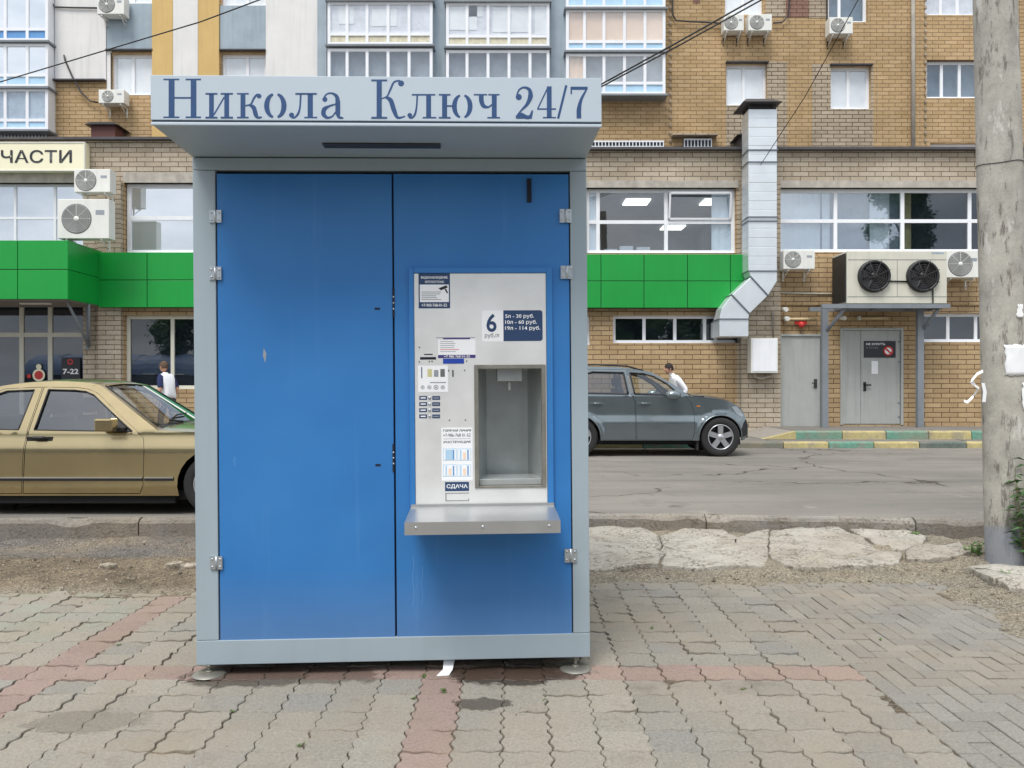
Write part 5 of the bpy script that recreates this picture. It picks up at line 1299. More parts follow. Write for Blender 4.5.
class Car:
    def __init__(s, root, top, half, rnd=.05, crown=None):
        s.root, s.top, s.half, s.rnd = root, top, half, rnd; s.crown = crown or (lambda x: .03)
        s.xs = [p[0] for p in top]
    def zt(s, x):
        t = s.top
        if x <= t[0][0]: return t[0][1]
        for (a, b_), (c, d) in zip(t, t[1:]):
            if x <= c: return b_+(d-b_)*(x-a)/(c-a) if c > a else d
        return t[-1][1]
    def y(s, x, z):
        h = s.half(x, z); dt = s.zt(x)-z; r = s.rnd
        if dt < r: dt = max(dt, 0); h -= r-math.sqrt(max(r*r-(r-dt)**2, 0))
        return h
    def patch(s, name, mat_, outline, holes=(), inset=0.0, step=.07, both=True, parent=None, thick=0, sides=(-1, 1), cuts=()):
        """a piece of the curved body side cut to an outline in (x, z); one object per side"""
        objs = []
        bm = bmesh.new()
        for lp_ in [outline]+list(holes):
            vv = [bm.verts.new((x, 0, z)) for x, z in lp_]
            for i in range(len(vv)): bm.edges.new((vv[i], vv[(i+1) % len(vv)]))
        bmesh.ops.triangle_fill(bm, use_beauty=True, use_dissolve=False, edges=bm.edges[:])
        x0 = min(p[0] for p in outline); x1 = max(p[0] for p in outline); z0 = min(p[1] for p in outline); z1 = max(p[1] for p in outline)
        for k in range(1, int((x1-x0)/step)+1):
            bmesh.ops.bisect_plane(bm, geom=bm.verts[:]+bm.edges[:]+bm.faces[:], plane_co=(x0+k*step, 0, 0), plane_no=(1, 0, 0))
        zc = [z0+k*step*.7 for k in range(1, int((z1-z0)/(step*.7))+1)]+list(cuts)
        for z in zc: bmesh.ops.bisect_plane(bm, geom=bm.verts[:]+bm.edges[:]+bm.faces[:], plane_co=(0, 0, z), plane_no=(0, 0, 1))
        bmesh.ops.remove_doubles(bm, verts=bm.verts, dist=.0012); bmesh.ops.dissolve_degenerate(bm, dist=.0008, edges=bm.edges[:]); bm.normal_update(); bm.verts.ensure_lookup_table()
        for sd in sides:
            me = bpy.data.meshes.new(name)
            idx = {v: i for i, v in enumerate(bm.verts)}
            vs_ = [(v.co.x, sd*(s.y(v.co.x, v.co.z)-inset), v.co.z) for v in bm.verts]
            fs = []
            for f in bm.faces:
                q = [idx[v] for v in f.verts]
                nrm = f.normal.y
                if (nrm > 0) == (sd < 0): q = q[::-1]
                fs.append(q)
            me.from_pydata(vs_, [], fs); me.materials.append(M[mat_])
            for p_ in me.polygons: p_.use_smooth = True
            nl = []
            for v in bm.verts:
                x, z = v.co.x, v.co.z; e = .006
                zq = min(z, s.zt(x)-.004)
                nv = Vector((-(s.half(x+e, zq)-s.half(x-e, zq))/(2*e), 1, -(s.half(x, zq+e*.5)-s.half(x, zq-e))/(1.5*e))); nv.y = 1; nv.normalize(); nl.append((nv.x, sd*nv.y, nv.z))
            me.normals_split_custom_set_from_vertices(nl)
            o = bpy.data.objects.new(name, me); col.objects.link(o); o.parent = parent or s.root
            if thick: m_ = o.modifiers.new('t', 'SOLIDIFY'); m_.thickness = thick; m_.offset = -1
            objs.append(o)
        return objs
    def strip(s, name, mat_, xa, xb, v0=-1, v1=1, n=14, inset=0, parent=None, step=.05, lift=0, zmin=None):
        """the upper skin between the two sides from xa to xb"""
        b = MB(); X = sorted({xa, xb}|{x for x in s.xs if xa < x < xb}|{xa+(xb-xa)*k/max(1, int((xb-xa)/step)) for k in range(int((xb-xa)/step)+1)})
        for x in X:
            z = s.zt(x); w_ = s.y(x, z)
            for k in range(n+1):
                v = v0+(v1-v0)*k/n; b.v.append((x, v*w_, z+s.crown(x)*(1-v*v)+lift-inset))
        for i in range(len(X)-1):
            for k in range(n): a = i*(n+1)+k; b.f.append((a, a+n+1, a+n+2, a+1)); b.m.append(0); b.sm.append(True)
        return b.build(name, M[mat_], parent or s.root, local=True)

def arc(cx, cz, r, a0, a1, n=14): return [(cx+r*math.cos(R(a0+(a1-a0)*k/n)), cz+r*math.sin(R(a0+(a1-a0)*k/n))) for k in range(n+1)]
def smooth_top(pts, n=5):
    out = []; P = [Vector(p) for p in pts]
    for i in range(len(P)-1):
        p0, p1, p2, p3 = P[max(i-1, 0)], P[i], P[i+1], P[min(i+2, len(P)-1)]
        for k in range(n):
            t = k/n; q = .5*((2*p1)+(-p0+p2)*t+(2*p0-5*p1+4*p2-p3)*t*t+(-p0+3*p1-3*p2+p3)*t**3); out.append((q.x, q.y))
    out.append(tuple(P[-1])); return out

def wheel(root, x, ysgn, yo, r, wd, spokes, hub, rimr):
    w_ = empty('wheel', (0, 0, 0)); w_.parent = root; w_.location = (x, ysgn*yo, r)
    def D(prof, name, m_, n=40):
        b = MB(); b.disc_y(0, 0, [(rr, -ysgn*yy*-1) for rr, yy in prof], n); return b.build(name, M[m_], w_, local=True)
    D([(rimr, -wd), (r*.9, -wd), (r*.985, -wd*.9), (r, -wd*.7), (r, -wd*.1), (r*.985, .0), (r*.93, .016), (rimr+.02, .014), (rimr, .0)], 'tyre', 'rubber', 48)
    b = MB(); s_ = ysgn
    b.disc_y(0, 0, [(rimr, s_*.006), (rimr-.018, s_*.004), (rimr-.03, -s_*.06), (.01, -s_*.07)], 40); b.build('rim_well', M['trim_black'], w_, local=True)
    b = MB(); b.disc_y(0, 0, [(rimr+.003, s_*.002), (rimr+.002, s_*.012), (rimr-.014, s_*.012), (rimr-.02, -s_*.02)], 40)
    for k in range(spokes):
        a = 2*math.pi*k/spokes+math.pi/2; c_, d_ = math.cos(a), math.sin(a)
        for (r0, w0, r1, w1) in ((.02, .045 if spokes == 5 else .02, rimr-.012, .033 if spokes == 5 else .02),):
            P = [(r0*c_-w0*d_, r0*d_+w0*c_), (r1*c_-w1*d_*1.5, r1*d_+w1*c_*1.5), (r1*c_+w1*d_*1.5, r1*d_-w1*c_*1.5), (r0*c_+w0*d_, r0*d_-w0*c_)]
            b.poly([(q[0], s_*(.004 if i in (1, 2) else .0), q[1]) for i, q in enumerate(P)])
            for (i, j) in ((0, 1), (2, 3)): b.poly([(P[i][0], s_*(.0), P[i][1]), (P[j][0], s_*.003, P[j][1]), (P[j][0], -s_*.04, P[j][1]), (P[i][0], -s_*.04, P[i][1])])
    b.disc_y(0, 0, [(.0005, s_*.012), (.05, s_*.010), (.062, -s_*.01)], 24)
    b.build('rim', M[hub], w_, local=True, bevel=0)
    return w_

def seats(root, xf, zr, floor, hw, m_='seat_cloth'):
    for yy in (-hw*.45, hw*.45):
        b = MB(); b.box(xf-.5, xf, yy-.24, yy+.24, floor+.12, floor+.30)
        b.prism([(xf-.56, floor+.25), (xf-.42, floor+.25), (xf-.62, zr-.22), (xf-.73, zr-.22)], yy-.23, yy+.23)
        b.prism([(xf-.71, zr-.19), (xf-.63, zr-.19), (xf-.66, zr-.02), (xf-.73, zr-.02)], yy-.12, yy+.12)
        b.build('seat', M[m_], root, local=True, bevel=.03)
    b = MB(); b.box(xf-1.45, xf-1.0, -hw*.85, hw*.85, floor+.12, floor+.32); b.prism([(xf-1.5, floor+.25), (xf-1.38, floor+.25), (xf-1.5, zr-.22), (xf-1.62, zr-.22)], -hw*.85, hw*.85); b.build('rear_seat', M[m_], root, local=True, bevel=.03)

# ---- gold sedan at the left kerb
gold = empty('parked_car', (-6.66, 7.98+.84, RZ), 'old gold four-door sedan at the left, partly hidden behind the kiosk', 'car', 'cars in the street')
TOP = smooth_top([(0.02, .60), (.06, .88), (.45, .92), (.80, .94)], 3)+smooth_top([(.83, .95), (1.20, 1.25), (1.38, 1.32), (1.8, 1.36), (2.15, 1.352), (2.34, 1.325)], 4)+smooth_top([(2.38, 1.305), (3.00, .885)], 3)+smooth_top([(3.04, .855), (3.6, .83), (4.15, .775), (4.36, .72), (4.41, .60)], 4)
def half_g(x, z):
    h = .84 if z < .64 else .84-.045*sstep(.64, .84, z)
    if z < .30: h -= .02*(1-z/.30)
    if z > .84: h = .795-(z-.84)*.42
    e = abs(x-2.2)/2.2; return h*(1-.075*e**5)
gc = Car(gold, TOP, half_g, .035, lambda x: .055 if x > 3.02 or x < .82 else (.03 if 1.4 < x < 2.36 else .035))
FW, RW_ = 3.63, .965; ar = .355
ZS = .20
fr_arch = arc(FW, .31, ar, 180+16, -16); rr_arch = arc(RW_, .31, ar, 180+16, -16)
# side window openings (x, z)
gw1 = [(1.80, .865), (2.83, .845), (2.80, .865), (2.40, 1.19), (2.28, 1.245), (1.84, 1.255)]
gw1 = [(1.80, .862), (2.80, .848), (2.60, 1.0), (2.33, 1.215), (2.24, 1.252), (2.12, 1.266), (1.845, 1.272)]
gw0 = [(1.00, .878), (1.64, .864), (1.70, 1.270), (1.42, 1.258), (1.26, 1.20)]
door_f = [(1.715, ZS+.02), (2.90, ZS+.02), (2.935, .30), (2.945, .66), (2.925, .78), (2.85, .852), (2.64, 1.015), (2.37, 1.235), (2.27, 1.278), (2.14, 1.297), (1.79, 1.302), (1.745, .87)]
door_r = [(1.09, .80), (1.03, .70), (1.36, .50), (1.42, ZS+.02), (1.705, ZS+.02), (1.735, .87), (1.78, 1.302), (1.40, 1.285), (1.23, 1.215), (.95, .90)]
out = [(.03, .32)]+[(p[0], p[1]) for p in TOP]+[(4.42, .32), (4.2, ZS+.03)]
out = [(.03, .32)]+list(TOP)+[(4.41, .34), (4.30, ZS+.02)]
lower = [(FW+ar*math.cos(R(-16))+.0, .31+ar*math.sin(R(-16)))]
out = [(.05, .30)]+list(TOP)+[(4.41, .30), (4.25, ZS)]+[(p[0], p[1]) for p in arc(FW, .31, ar, -18, 198)]+[(p[0], p[1]) for p in arc(RW_, .31, ar, -18, 198)]+[(.2, ZS)]
gc.patch('body_side', 'paint_gold', out, [door_f, door_r], step=.06)
def shrink(poly, g=.004):
    cx = sum(p[0] for p in poly)/len(poly); cz = sum(p[1] for p in poly)/len(poly)
    w_ = max(p[0] for p in poly)-min(p[0] for p in poly); h_ = max(p[1] for p in poly)-min(p[1] for p in poly)
    return [(cx+(x-cx)*(1-2*g/w_), cz+(z-cz)*(1-2*g/h_)) for x, z in poly]
def car_door(car, name, dpoly, wpoly, paint, gm, hx, hz, label=None, hand='trim_black', ht=.02):
    doors = car.patch(name, paint, shrink(dpoly, .006), [wpoly], step=.06)
    for d, sd in zip(doors, (-1, 1)):
        car.patch('window', gm, wpoly, inset=.018, parent=d, sides=(sd,), step=.12)
        # rubber seal round the window
        b = MB(); n = len(wpoly); cx = sum(q[0] for q in wpoly)/n; cz = sum(q[1] for q in wpoly)/n
        for i in range(n):
            p, q = wpoly[i], wpoly[(i+1) % n]
            L_ = math.hypot(q[0]-p[0], q[1]-p[1]); K = max(2, int(L_/.06))
            b.tube([(p[0]+(q[0]-p[0])*k/K, sd*(car.y(p[0]+(q[0]-p[0])*k/K, p[1]+(q[1]-p[1])*k/K)-.004), p[1]+(q[1]-p[1])*k/K) for k in range(K+1)], .009 if paint == 'paint_gold' else .017, 6)
        b.build('window_seal', M['trim_black'], d, local=True)
        y_ = car.y(hx, hz); b = MB()
        b.box(hx-.02, hx+.24, sd*(y_-.01), sd*(y_+.012), hz-.022, hz+.022); b.tube([(hx+.05, sd*(y_+.0), hz+.005), (hx+.07, sd*(y_+.04), hz+.01), (hx+.16, sd*(y_+.04), hz+.01), (hx+.19, sd*(y_+.0), hz+.005)], ht, 8)
        b.build('door_handle', M[hand], d, local=True, bevel=.004)
    return doors
car_door(gc, 'front_door', door_f, gw1, 'paint_gold', 'glass_car_dark', 1.76, .775)
car_door(gc, 'rear_door', door_r, gw0, 'paint_gold', 'glass_car_dark', 1.12, .785)
b = MB()
# dark backing just inside the door gaps
gc.patch('door_gap_backing', 'under_dark', [(.98, ZS+.03), (2.97, ZS+.03), (2.975, .80), (2.85, .82), (1.04, .82), (1.0, .72)], inset=.045, step=.1)
for sd in (-1, 1):
    b = MB()
    for (xa, xb) in ((1.45, 2.93), (2.95, 3.24)):
        N = 20; 
        for i in range(N):
            x0, x1 = xa+(xb-xa)*i/N, xa+(xb-xa)*(i+1)/N; y0_, y1_ = sd*(gc.y(x0, .38)+.012), sd*(gc.y(x1, .38)+.012)
            b.poly([(x0, y0_, .352), (x1, y1_, .352), (x1, y1_, .378), (x0, y0_, .378)][::(-1 if sd > 0 else 1)], 0)
            b.poly([(x0, y0_, .378), (x1, y1_, .378), (x1, y1_+sd*.001, .392), (x0, y0_+sd*.001, .392)][::(-1 if sd > 0 else 1)], 1)
            b.poly([(x0, y0_, .392), (x1, y1_, .392), (x1, y1_-sd*.02, .394), (x0, y0_-sd*.02, .394)], 1); b.poly([(x0, y0_, .352), (x1, y1_, .352), (x1, y1_-sd*.02, .350), (x0, y0_-sd*.02, .350)], 0)
    b.build('side_moulding', [M['trim_black'], M['chrome']], gold, local=True)
gc.strip('boot_lid', 'paint_gold', .02, .81); gc.strip('bonnet', 'paint_gold', 3.04, 4.41)
gc.strip('roof', 'paint_gold', 1.38, 2.36); gc.strip('rear_screen', 'glass_car_dark', .84, 1.38, -.88, .88, inset=.012)
ws = gc.strip('windscreen', 'glass_car', 2.38, 3.00, -.88, .88, inset=.012)
gc.strip('screen_stripe', 'strip_green', 2.39, 2.98, .66, .86, n=4, inset=.008, parent=ws); gc.strip('screen_stripe', 'plate_white', 2.39, 2.98, .54, .655, n=4, inset=.008, parent=ws)  # green and white stripes down one side of the windscreen
for (a, c) in ((-1, -.87), (.87, 1)):
    gc.strip('screen_pillar', 'paint_gold', 2.36, 3.04, a, c, n=3); gc.strip('rear_pillar', 'paint_gold', .81, 1.38, a, c, n=3)
gc.strip('scuttle', 'trim_black', 2.99, 3.045, -.87, .87, inset=.004); gc.strip('screen_header', 'paint_gold', 2.36, 2.385, -.87, .87)
b = MB()
[b.tube([(x, s_*gc.y(x, gc.zt(x))*.88, gc.zt(x)+.035*(1-.88**2)+.003) for x in (2.38, 2.55, 2.75, 2.9, 3.0)], .008, 6) for s_ in (-1, 1)]; b.build('screen_seal', M['trim_black'], gold, local=True)
b = MB(); b.tube([(2.99, -.35, .945), (2.92, .0, .99), (2.90, .3, 1.0)], .009, 6); b.tube([(3.03, -.1, .92), (2.99, -.35, .945)], .012, 6); b.build('wiper', M['trim_black'], gold, local=True)
for sd in (-1, 1):
    b = MB(); y_ = gc.y(2.62, .88); b.box(2.50, 2.68, sd*(y_+.05), sd*(y_+.19), .855, .985); mr = b.build('mirror', M['paint_gold'], gold, local=True, bevel=.018)
    b = MB(); b.box(2.60, 2.74, sd*(y_-.01), sd*(y_+.06), .85, .895); b.build('mirror_arm', M['trim_black'], mr, local=True, bevel=.01)
    gc.patch('mirror_triangle', 'trim_black', [(2.62, .856), (2.80, .852), (2.60, .992)], inset=.008, sides=(sd,), step=.1)
    b = MB(); b.box(4.33, 4.40, sd*.45, sd*.74, .56, .69); b.build('headlight', M['lamp_glass'], gold, local=True, bevel=.01)
    b = MB(); b.box(-.0, .06, sd*.42, sd*.74, .62, .80); b.build('tail_light', M['lamp_red'], gold, local=True, bevel=.01)
b = MB(); b.box(4.30, 4.46, -.79, .79, .33, .50); b.build('front_bumper', M['trim_black'], gold, local=True, bevel=.03)
b = MB(); b.box(-.05, .10, -.79, .79, .33, .52); b.build('rear_bumper', M['trim_black'], gold, local=True, bevel=.03)
b = MB(); b.box(4.36, 4.415, -.30, .30, .54, .72); b.build('grille', M['chrome'], gold, local=True, bevel=.01)
b = MB(); b.box(.02, .05, -.75, .75, .50, .86); b.build('boot_panel', M['paint_gold'], gold, local=True)
b = MB(); b.box(.3, 4.2, -.74, .74, .15, .24); b.box(.45, 3.2, -.77, .77, .24, .30); b.box(3.25, 4.3, -.5, .5, .24, .70)
b.box(1.35, 3.24, -.80, -.765, .12, .21); b.box(1.35, 3.24, .765, .80, .12, .21)  # near-black strips hung below the sills as under-car shade
b.box(3.06, 3.16, -.74, .74, .3, .84); b.box(.7, .85, -.72, .72, .3, .9); b.build('underbody', M['under_dark'], gold, local=True)
b = MB(); b.box(2.72, 3.03, -.68, .68, .70, .85); b.tube([(2.75, .38+.19*math.cos(a*.5236), .86+.18*math.sin(a*.5236)) for a in range(13)], .015, 6); b.build('dashboard', M['trim_black'], gold, local=True, bevel=.03)
seats(gold, 2.45, 1.2, .2, .72, 'trim_black')
for xx in (FW, RW_):
    for sd in (-1, 1): wheel(gold, xx, sd, .80, .31, .19, 8, 'alloy', .20)

# ---- slate SUV across the road
suv = empty('parked_car', (px(511, 14.7), 14.7+.9, RZ), 'slate grey five-door off-roader parked by the far kerb right of the kiosk', 'car', 'cars in the street')
T2 = smooth_top([(.0, .62), (.03, 1.0), (.12, 1.25), (.42, 1.60), (.7, 1.665), (1.4, 1.685), (2.1, 1.665), (2.58, 1.595), (2.75, 1.53)], 4)+smooth_top([(2.78, 1.51), (3.05, 1.35), (3.32, 1.155)], 4)+smooth_top([(3.36, 1.125), (3.7, 1.10), (4.0, 1.05), (4.22, .97), (4.38, .83), (4.455, .62)], 5)
def half_s(x, z):
    h = .895
    if z > .62: h = .895-.03*sstep(.62, .80, z)
    if z < .5: h -= .015*(1-z/.5)
    if z > 1.14: h = .862-(z-1.14)*.34
    for c_ in (3.89-px(511, 14.7)*1-.0, 1.24):       # flared arches
        pass
    for wx in (3.91, 1.26):
        d = math.hypot(x-wx, z-.36); 
        if d < .52: h += .022*sstep(.52, .44, d)
    e = max(0, x-3.7)/.76; h -= .17*e**2.2
    e = max(0, .5-x)/.5; return h-.06*e**2
sc = Car(suv, T2, half_s, .05, lambda x: .07 if x > 3.34 else .035)
# wheel stations from the photograph: 3.91 and 1.26
WF, WR, ra = 3.91, 1.26, .415
dF = [(2.345, .31), (3.38, .31), (3.42, .45), (3.42, .80), (3.36, 1.02), (3.20, 1.165), (2.98, 1.36), (2.72, 1.525), (2.50, 1.60), (2.19, 1.625), (2.27, 1.17), (2.33, 1.0)]
wF = [(2.31, 1.165), (3.16, 1.145), (2.92, 1.36), (2.70, 1.49), (2.50, 1.552), (2.235, 1.570)]
dR = [(1.70, .31), (2.33, .31), (2.315, 1.0), (2.255, 1.17), (2.175, 1.63), (1.50, 1.64), (1.30, 1.60), (1.36, 1.18), (1.38, .88), (1.60, .74), (1.69, .5)]
wR = [(1.42, 1.18), (2.19, 1.168), (2.12, 1.572), (1.54, 1.585), (1.42, 1.55)]
wQ = [(.40, 1.20), (1.27, 1.18), (1.24, 1.55), (.86, 1.57), (.62, 1.53)]
out = [(.03, .40)]+list(T2)+[(4.46, .40), (4.38, .31)]+arc(WF, .36, ra, -8, 188)+arc(WR, .36, ra, -8, 188)+[(.15, .33)]
sc.patch('body_side', 'paint_slate', out, [dF, dR, wQ], step=.07, cuts=(.62, .66, .7, 1.14, 1.16))
sc.patch('quarter_window', 'glass_car_dark', wQ, inset=.015, step=.12)
car_door(sc, 'front_door', dF, wF, 'paint_slate', 'glass_car', 2.37, .985, hand='paint_slate', ht=.015); car_door(sc, 'rear_door', dR, wR, 'paint_slate', 'glass_car_dark', 1.48, .985, hand='paint_slate', ht=.015)
sc.patch('door_gap_backing', 'under_dark', [(1.66, .33), (3.44, .33), (3.44, 1.0), (3.3, 1.12), (1.34, 1.14), (1.34, .85), (1.62, .70)], inset=.075, step=.12)  # near-black sheet inside the body puts shade into the door gaps
sc.strip('bonnet', 'paint_slate', 3.40, 4.455); sc.strip('roof', 'paint_slate', .42, 2.76); ws = sc.strip('windscreen', 'glass_car', 2.78, 3.34, -.9, .9, inset=.012)
sc.strip('tailgate', 'paint_slate', .0, .14); sc.strip('rear_screen', 'glass_car_dark', .14, .42, -.9, .9, inset=.01)
for (a, c) in ((-1, -.89), (.89, 1)): sc.strip('screen_pillar', 'paint_slate', 2.76, 3.40, a, c, n=3); sc.strip('rear_pillar', 'paint_slate', .12, .43, a, c, n=3)
sc.strip('scuttle', 'trim_black', 3.33, 3.405, -.89, .89, inset=.004)
b = MB(); b.box(3.42, 3.62, -.80, -.56, 1.10, 1.135); b.build('scuttle_vent', M['trim_black'], suv, local=True, bevel=.01)
for sd in (-1, 1):
    b = MB(); P = [(.75, 1.66), (1.0, 1.72), (1.6, 1.73), (2.2, 1.70), (2.5, 1.61)]; b.tube([(x, sd*(sc.y(x, sc.zt(x))+.01), z-.005) for x, z in P], .016, 8); b.build('roof_rail', M['trim_black'], suv, local=True)
    y_ = sc.y(3.0, 1.1); b = MB(); b.ell((3.0, sd*(y_+.15), 1.15), (.145, .09, .092), 20, 12); mr = b.build('mirror', M['paint_slate'], suv, local=True)
    b = MB(); b.tube([(3.06, sd*(y_-.03), 1.125), (3.04, sd*(y_+.1), 1.12)], .03, 8); b.build('mirror_arm', M['trim_black'], mr, local=True)
    # wrap-round headlamp patch on the wing
    sc.patch('headlight', 'lamp_glass', [(4.13, .925), (4.22, .945), (4.33, .84), (4.37, .76), (4.33, .74), (4.22, .80)], inset=-.006, sides=(sd,), step=.05)
    sc.patch('bumper_side', 'trim_black', [(4.335, .36), (4.445, .40), (4.45, .60), (4.42, .70), (4.37, .62), (4.32, .50)], inset=-.008, sides=(sd,), step=.05)
    sc.patch('side_repeater', 'lamp_amber', [(3.47, .93), (3.53, .935), (3.52, .955), (3.46, .95)], inset=-.006, sides=(sd,), step=.05)
    b = MB(); b.box(-.01, .06, sd*.60, sd*.80, .85, 1.3); b.build('tail_light', M['lamp_red'], suv, local=True, bevel=.01)
    b = MB(); N = 24; pts = arc(WF, .36, ra+.0, -8, 188, N); b.tube([(x, sd*(sc.y(x, z)-.004), z) for x, z in pts], .014, 6); b.build('arch_lip', M['paint_slate'], suv, local=True)
    b = MB(); pts = arc(WR, .36, ra+.0, -8, 188, N); b.tube([(x, sd*(sc.y(x, z)-.004), z) for x, z in pts], .014, 6); b.build('arch_lip', M['paint_slate'], suv, local=True)
    b = MB(); b.box(3.46, 3.50, sd*.72, sd*.86, .12, .36); b.build('mud_flap', M['rubber'], suv, local=True)
b = MB(); b.box(4.34, 4.47, -.72, .72, .34, .62); b.build('front_bumper', M['trim_black'], suv, local=True, bevel=.03)
b = MB(); b.box(4.36, 4.46, -.50, .50, .66, .80); b.build('grille', M['chrome'], suv, local=True, bevel=.015)
b = MB(); b.box(-.05, .08, -.78, .78, .38, .62); b.build('rear_bumper', M['paint_slate'], suv, local=True, bevel=.03)
b = MB(); b.box(.02, .05, -.78, .78, .6, 1.2); b.build('tail_panel', M['paint_slate'], suv, local=True)
b = MB(); b.box(.3, 4.3, -.78, .78, .22, .33); b.box(1.72, 3.45, -.83, .83, .33, .40); b.box(3.48, 4.3, -.52, .52, .3, .95); b.box(3.42, 3.48, -.83, .83, .3, 1.05); b.box(.5, .85, -.8, .8, .3, .9); b.box(.5, 1.66, -.55, .55, .33, .8)  # floor set low to keep the gap under the car dark
b.tube([(1.26, -.75, .34), (1.26, .75, .34)], .05, 8); b.build('underbody', M['under_dark'], suv, local=True)
b = MB(); b.box(3.0, 3.36, -.72, .72, .85, 1.12); b.tube([(2.95, .36+.19*math.cos(a*.5236), 1.06+.18*math.sin(a*.5236)) for a in range(13)], .015, 6); b.build('dashboard', M['trim_black'], suv, local=True, bevel=.03)
seats(suv, 2.75, 1.50, .42, .74)
for xx in (WF, WR):
    for sd in (-1, 1): wheel(suv, xx, sd, .865, .365, .22, 5, 'alloy', .235)
# ------------------------------------------------------------------ people
pm('skin', C3(206,156,130), .6, var=.05); pm('hair_dark', C3(40,30,26), .8, var=.2, vs=40); pm('hair_brown', C3(84,64,50), .8, var=.2, vs=40)
pm('shirt_white', C3(236,236,240), .85, var=.04, vs=6); pm('shirt_navy', C3(30,40,82), .85); pm('trousers', C3(34,36,42), .9); pm('shoe', C3(24,22,22), .6)
def person(loc, rot, label, kind, lean=.15):
    """one continuous skinned figure, then hair and clothes as its children"""
    r = empty('person', loc, label, 'person', 'people behind the cars'); r.rotation_euler = (0, 0, rot)
    # faces local -X; y = lateral
    J = dict(pel=(0,0,.95,.125), sp=(0,0,1.10,.125), ch=(-.01,0,1.30,.135), nk=(-.01,0,1.46,.055), hd0=(-.02,0,1.53,.05))
    E = [('pel','sp'),('sp','ch'),('ch','nk'),('nk','hd0')]
    for s, t in ((-1,'r'),(1,'l')):
        J['sh'+t] = (0, s*.165, 1.41, .062); J['el'+t] = (.05, s*.235, 1.12, .043); J['wr'+t] = (-.10, s*.22, .90, .028); J['pm'+t] = (-.14, s*.215, .83, .034)
        J['hp'+t] = (0, s*.09, .90, .10); J['kn'+t] = (-.03+s*.08, s*.10, .50, .062); J['an'+t] = (.02+s*.14, s*.10, .10, .042); J['to'+t] = (-.13+s*.14, s*.115, .045, .04)
        E += [('ch','sh'+t),('sh'+t,'el'+t),('el'+t,'wr'+t),('wr'+t,'pm'+t),('pel','hp'+t),('hp'+t,'kn'+t),('kn'+t,'an'+t),('an'+t,'to'+t)]
        for f in range(5):
            a = (-.16, s*(.19+.012*f), .80, .009); bb = (-.175-.004*f, s*(.188+.012*f), .755+.006*abs(f-2), .008)
            if f == 4: a = (-.15, s*.185, .82, .010); bb = (-.185, s*.175, .80, .009)
            J['f%d%s' % (f, t)] = a; J['g%d%s' % (f, t)] = bb; E += [('pm'+t, 'f%d%s' % (f, t)), ('f%d%s' % (f, t), 'g%d%s' % (f, t))]
    for k_ in J:
        if J[k_][2] > 1.0: q_ = J[k_]; J[k_] = (q_[0]-lean*(q_[2]-1.0), q_[1], q_[2]-.3*lean*(q_[2]-1), q_[3])
    keys = list(J); me = bpy.data.meshes.new('body'); me.from_pydata([J[k][:3] for k in keys], [(keys.index(a), keys.index(c)) for a, c in E], [])
    o = bpy.data.objects.new('tmp', me); col.objects.link(o)
    m_ = o.modifiers.new('skin', 'SKIN')
    for i, k in enumerate(keys): me.skin_vertices[0].data[i].radius = (J[k][3]*.98, J[k][3]*(1.18 if k in ('pel','sp','ch') else 1))
    me.skin_vertices[0].data[0].use_root = True
    o.modifiers.new('sub', 'SUBSURF').levels = 2; o.modifiers['sub'].render_levels = 2
    bpy.context.view_layer.update()
    body = bpy.data.meshes.new_from_object(o.evaluated_get(bpy.context.evaluated_depsgraph_get())); bpy.data.objects.remove(o)
    bm = bmesh.new(); bm.from_mesh(body)
    hc = Vector((-.045-lean*.62, 0, 1.645-.18*lean))
    q = bmesh.ops.create_uvsphere(bm, u_segments=20, v_segments=14, radius=1)
    for v in q['verts']:
        c = v.co.copy(); x, y_, z = c.x*.098, c.y*.076, c.z*.118
        if z < 0: x *= 1+.12*z/.118; y_ *= 1+.25*z/.118
        if c.x < -.75 and abs(c.y) < .3 and -.35 < c.z < .12: x -= .022*(1-abs(c.y)/.3)         # nose
        if c.x < -.7 and -.02 < c.z < .22 and .2 < abs(c.y) < .6: x += .008                    # eye sockets
        if c.x < -.6 and c.z < -.75: x -= .012                                                 # chin
        v.co = hc+Vector((x, y_, z))
    for s in (-1, 1):
        q = bmesh.ops.create_uvsphere(bm, u_segments=8, v_segments=6, radius=1)
        for v in q['verts']: v.co = hc+Vector((.012+v.co.x*.016, s*.076+v.co.y*.010, -.008+v.co.z*.030))
    # mouth and eyes are kept inside the body mesh as darker faces
    bm.to_mesh(body); bm.free(); body.name = 'body'
    for mm in ('skin', 'red_print', 'hair_dark'): body.materials.append(M[mm])
    for p_ in body.polygons:
        p_.use_smooth = True; c = p_.center-hc; p_.material_index = 0
        if c.x < -.06 and abs(c.y) < .022 and -.062 < c.z < -.046: p_.material_index = 1
        if c.x < -.06 and .02 < abs(c.y) < .042 and -.004 < c.z < .014: p_.material_index = 2
    bo = bpy.data.objects.new('body', body); col.objects.link(bo); bo.parent = r
    def shell(name, mats, keep, off, mi=lambda c: 0):
        m2 = body.copy(); m2.name = name; m2.materials.clear()
        for mm in mats: m2.materials.append(M[mm])
        b2 = bmesh.new(); b2.from_mesh(m2)
        bmesh.ops.delete(b2, geom=[f for f in b2.faces if not keep(f.calc_center_median())], context='FACES'); b2.normal_update()
        for v in b2.verts: v.co += v.normal*off
        for f in b2.faces: f.material_index = mi(f.calc_center_median())
        b2.to_mesh(m2); b2.free(); o2 = bpy.data.objects.new(name, m2); col.objects.link(o2); o2.parent = r
        t = o2.modifiers.new('t', 'SOLIDIFY'); t.thickness = .004; t.offset = -1; return o2
    arm = lambda c: abs(c.y) > .19
    long_ = kind == 'white'
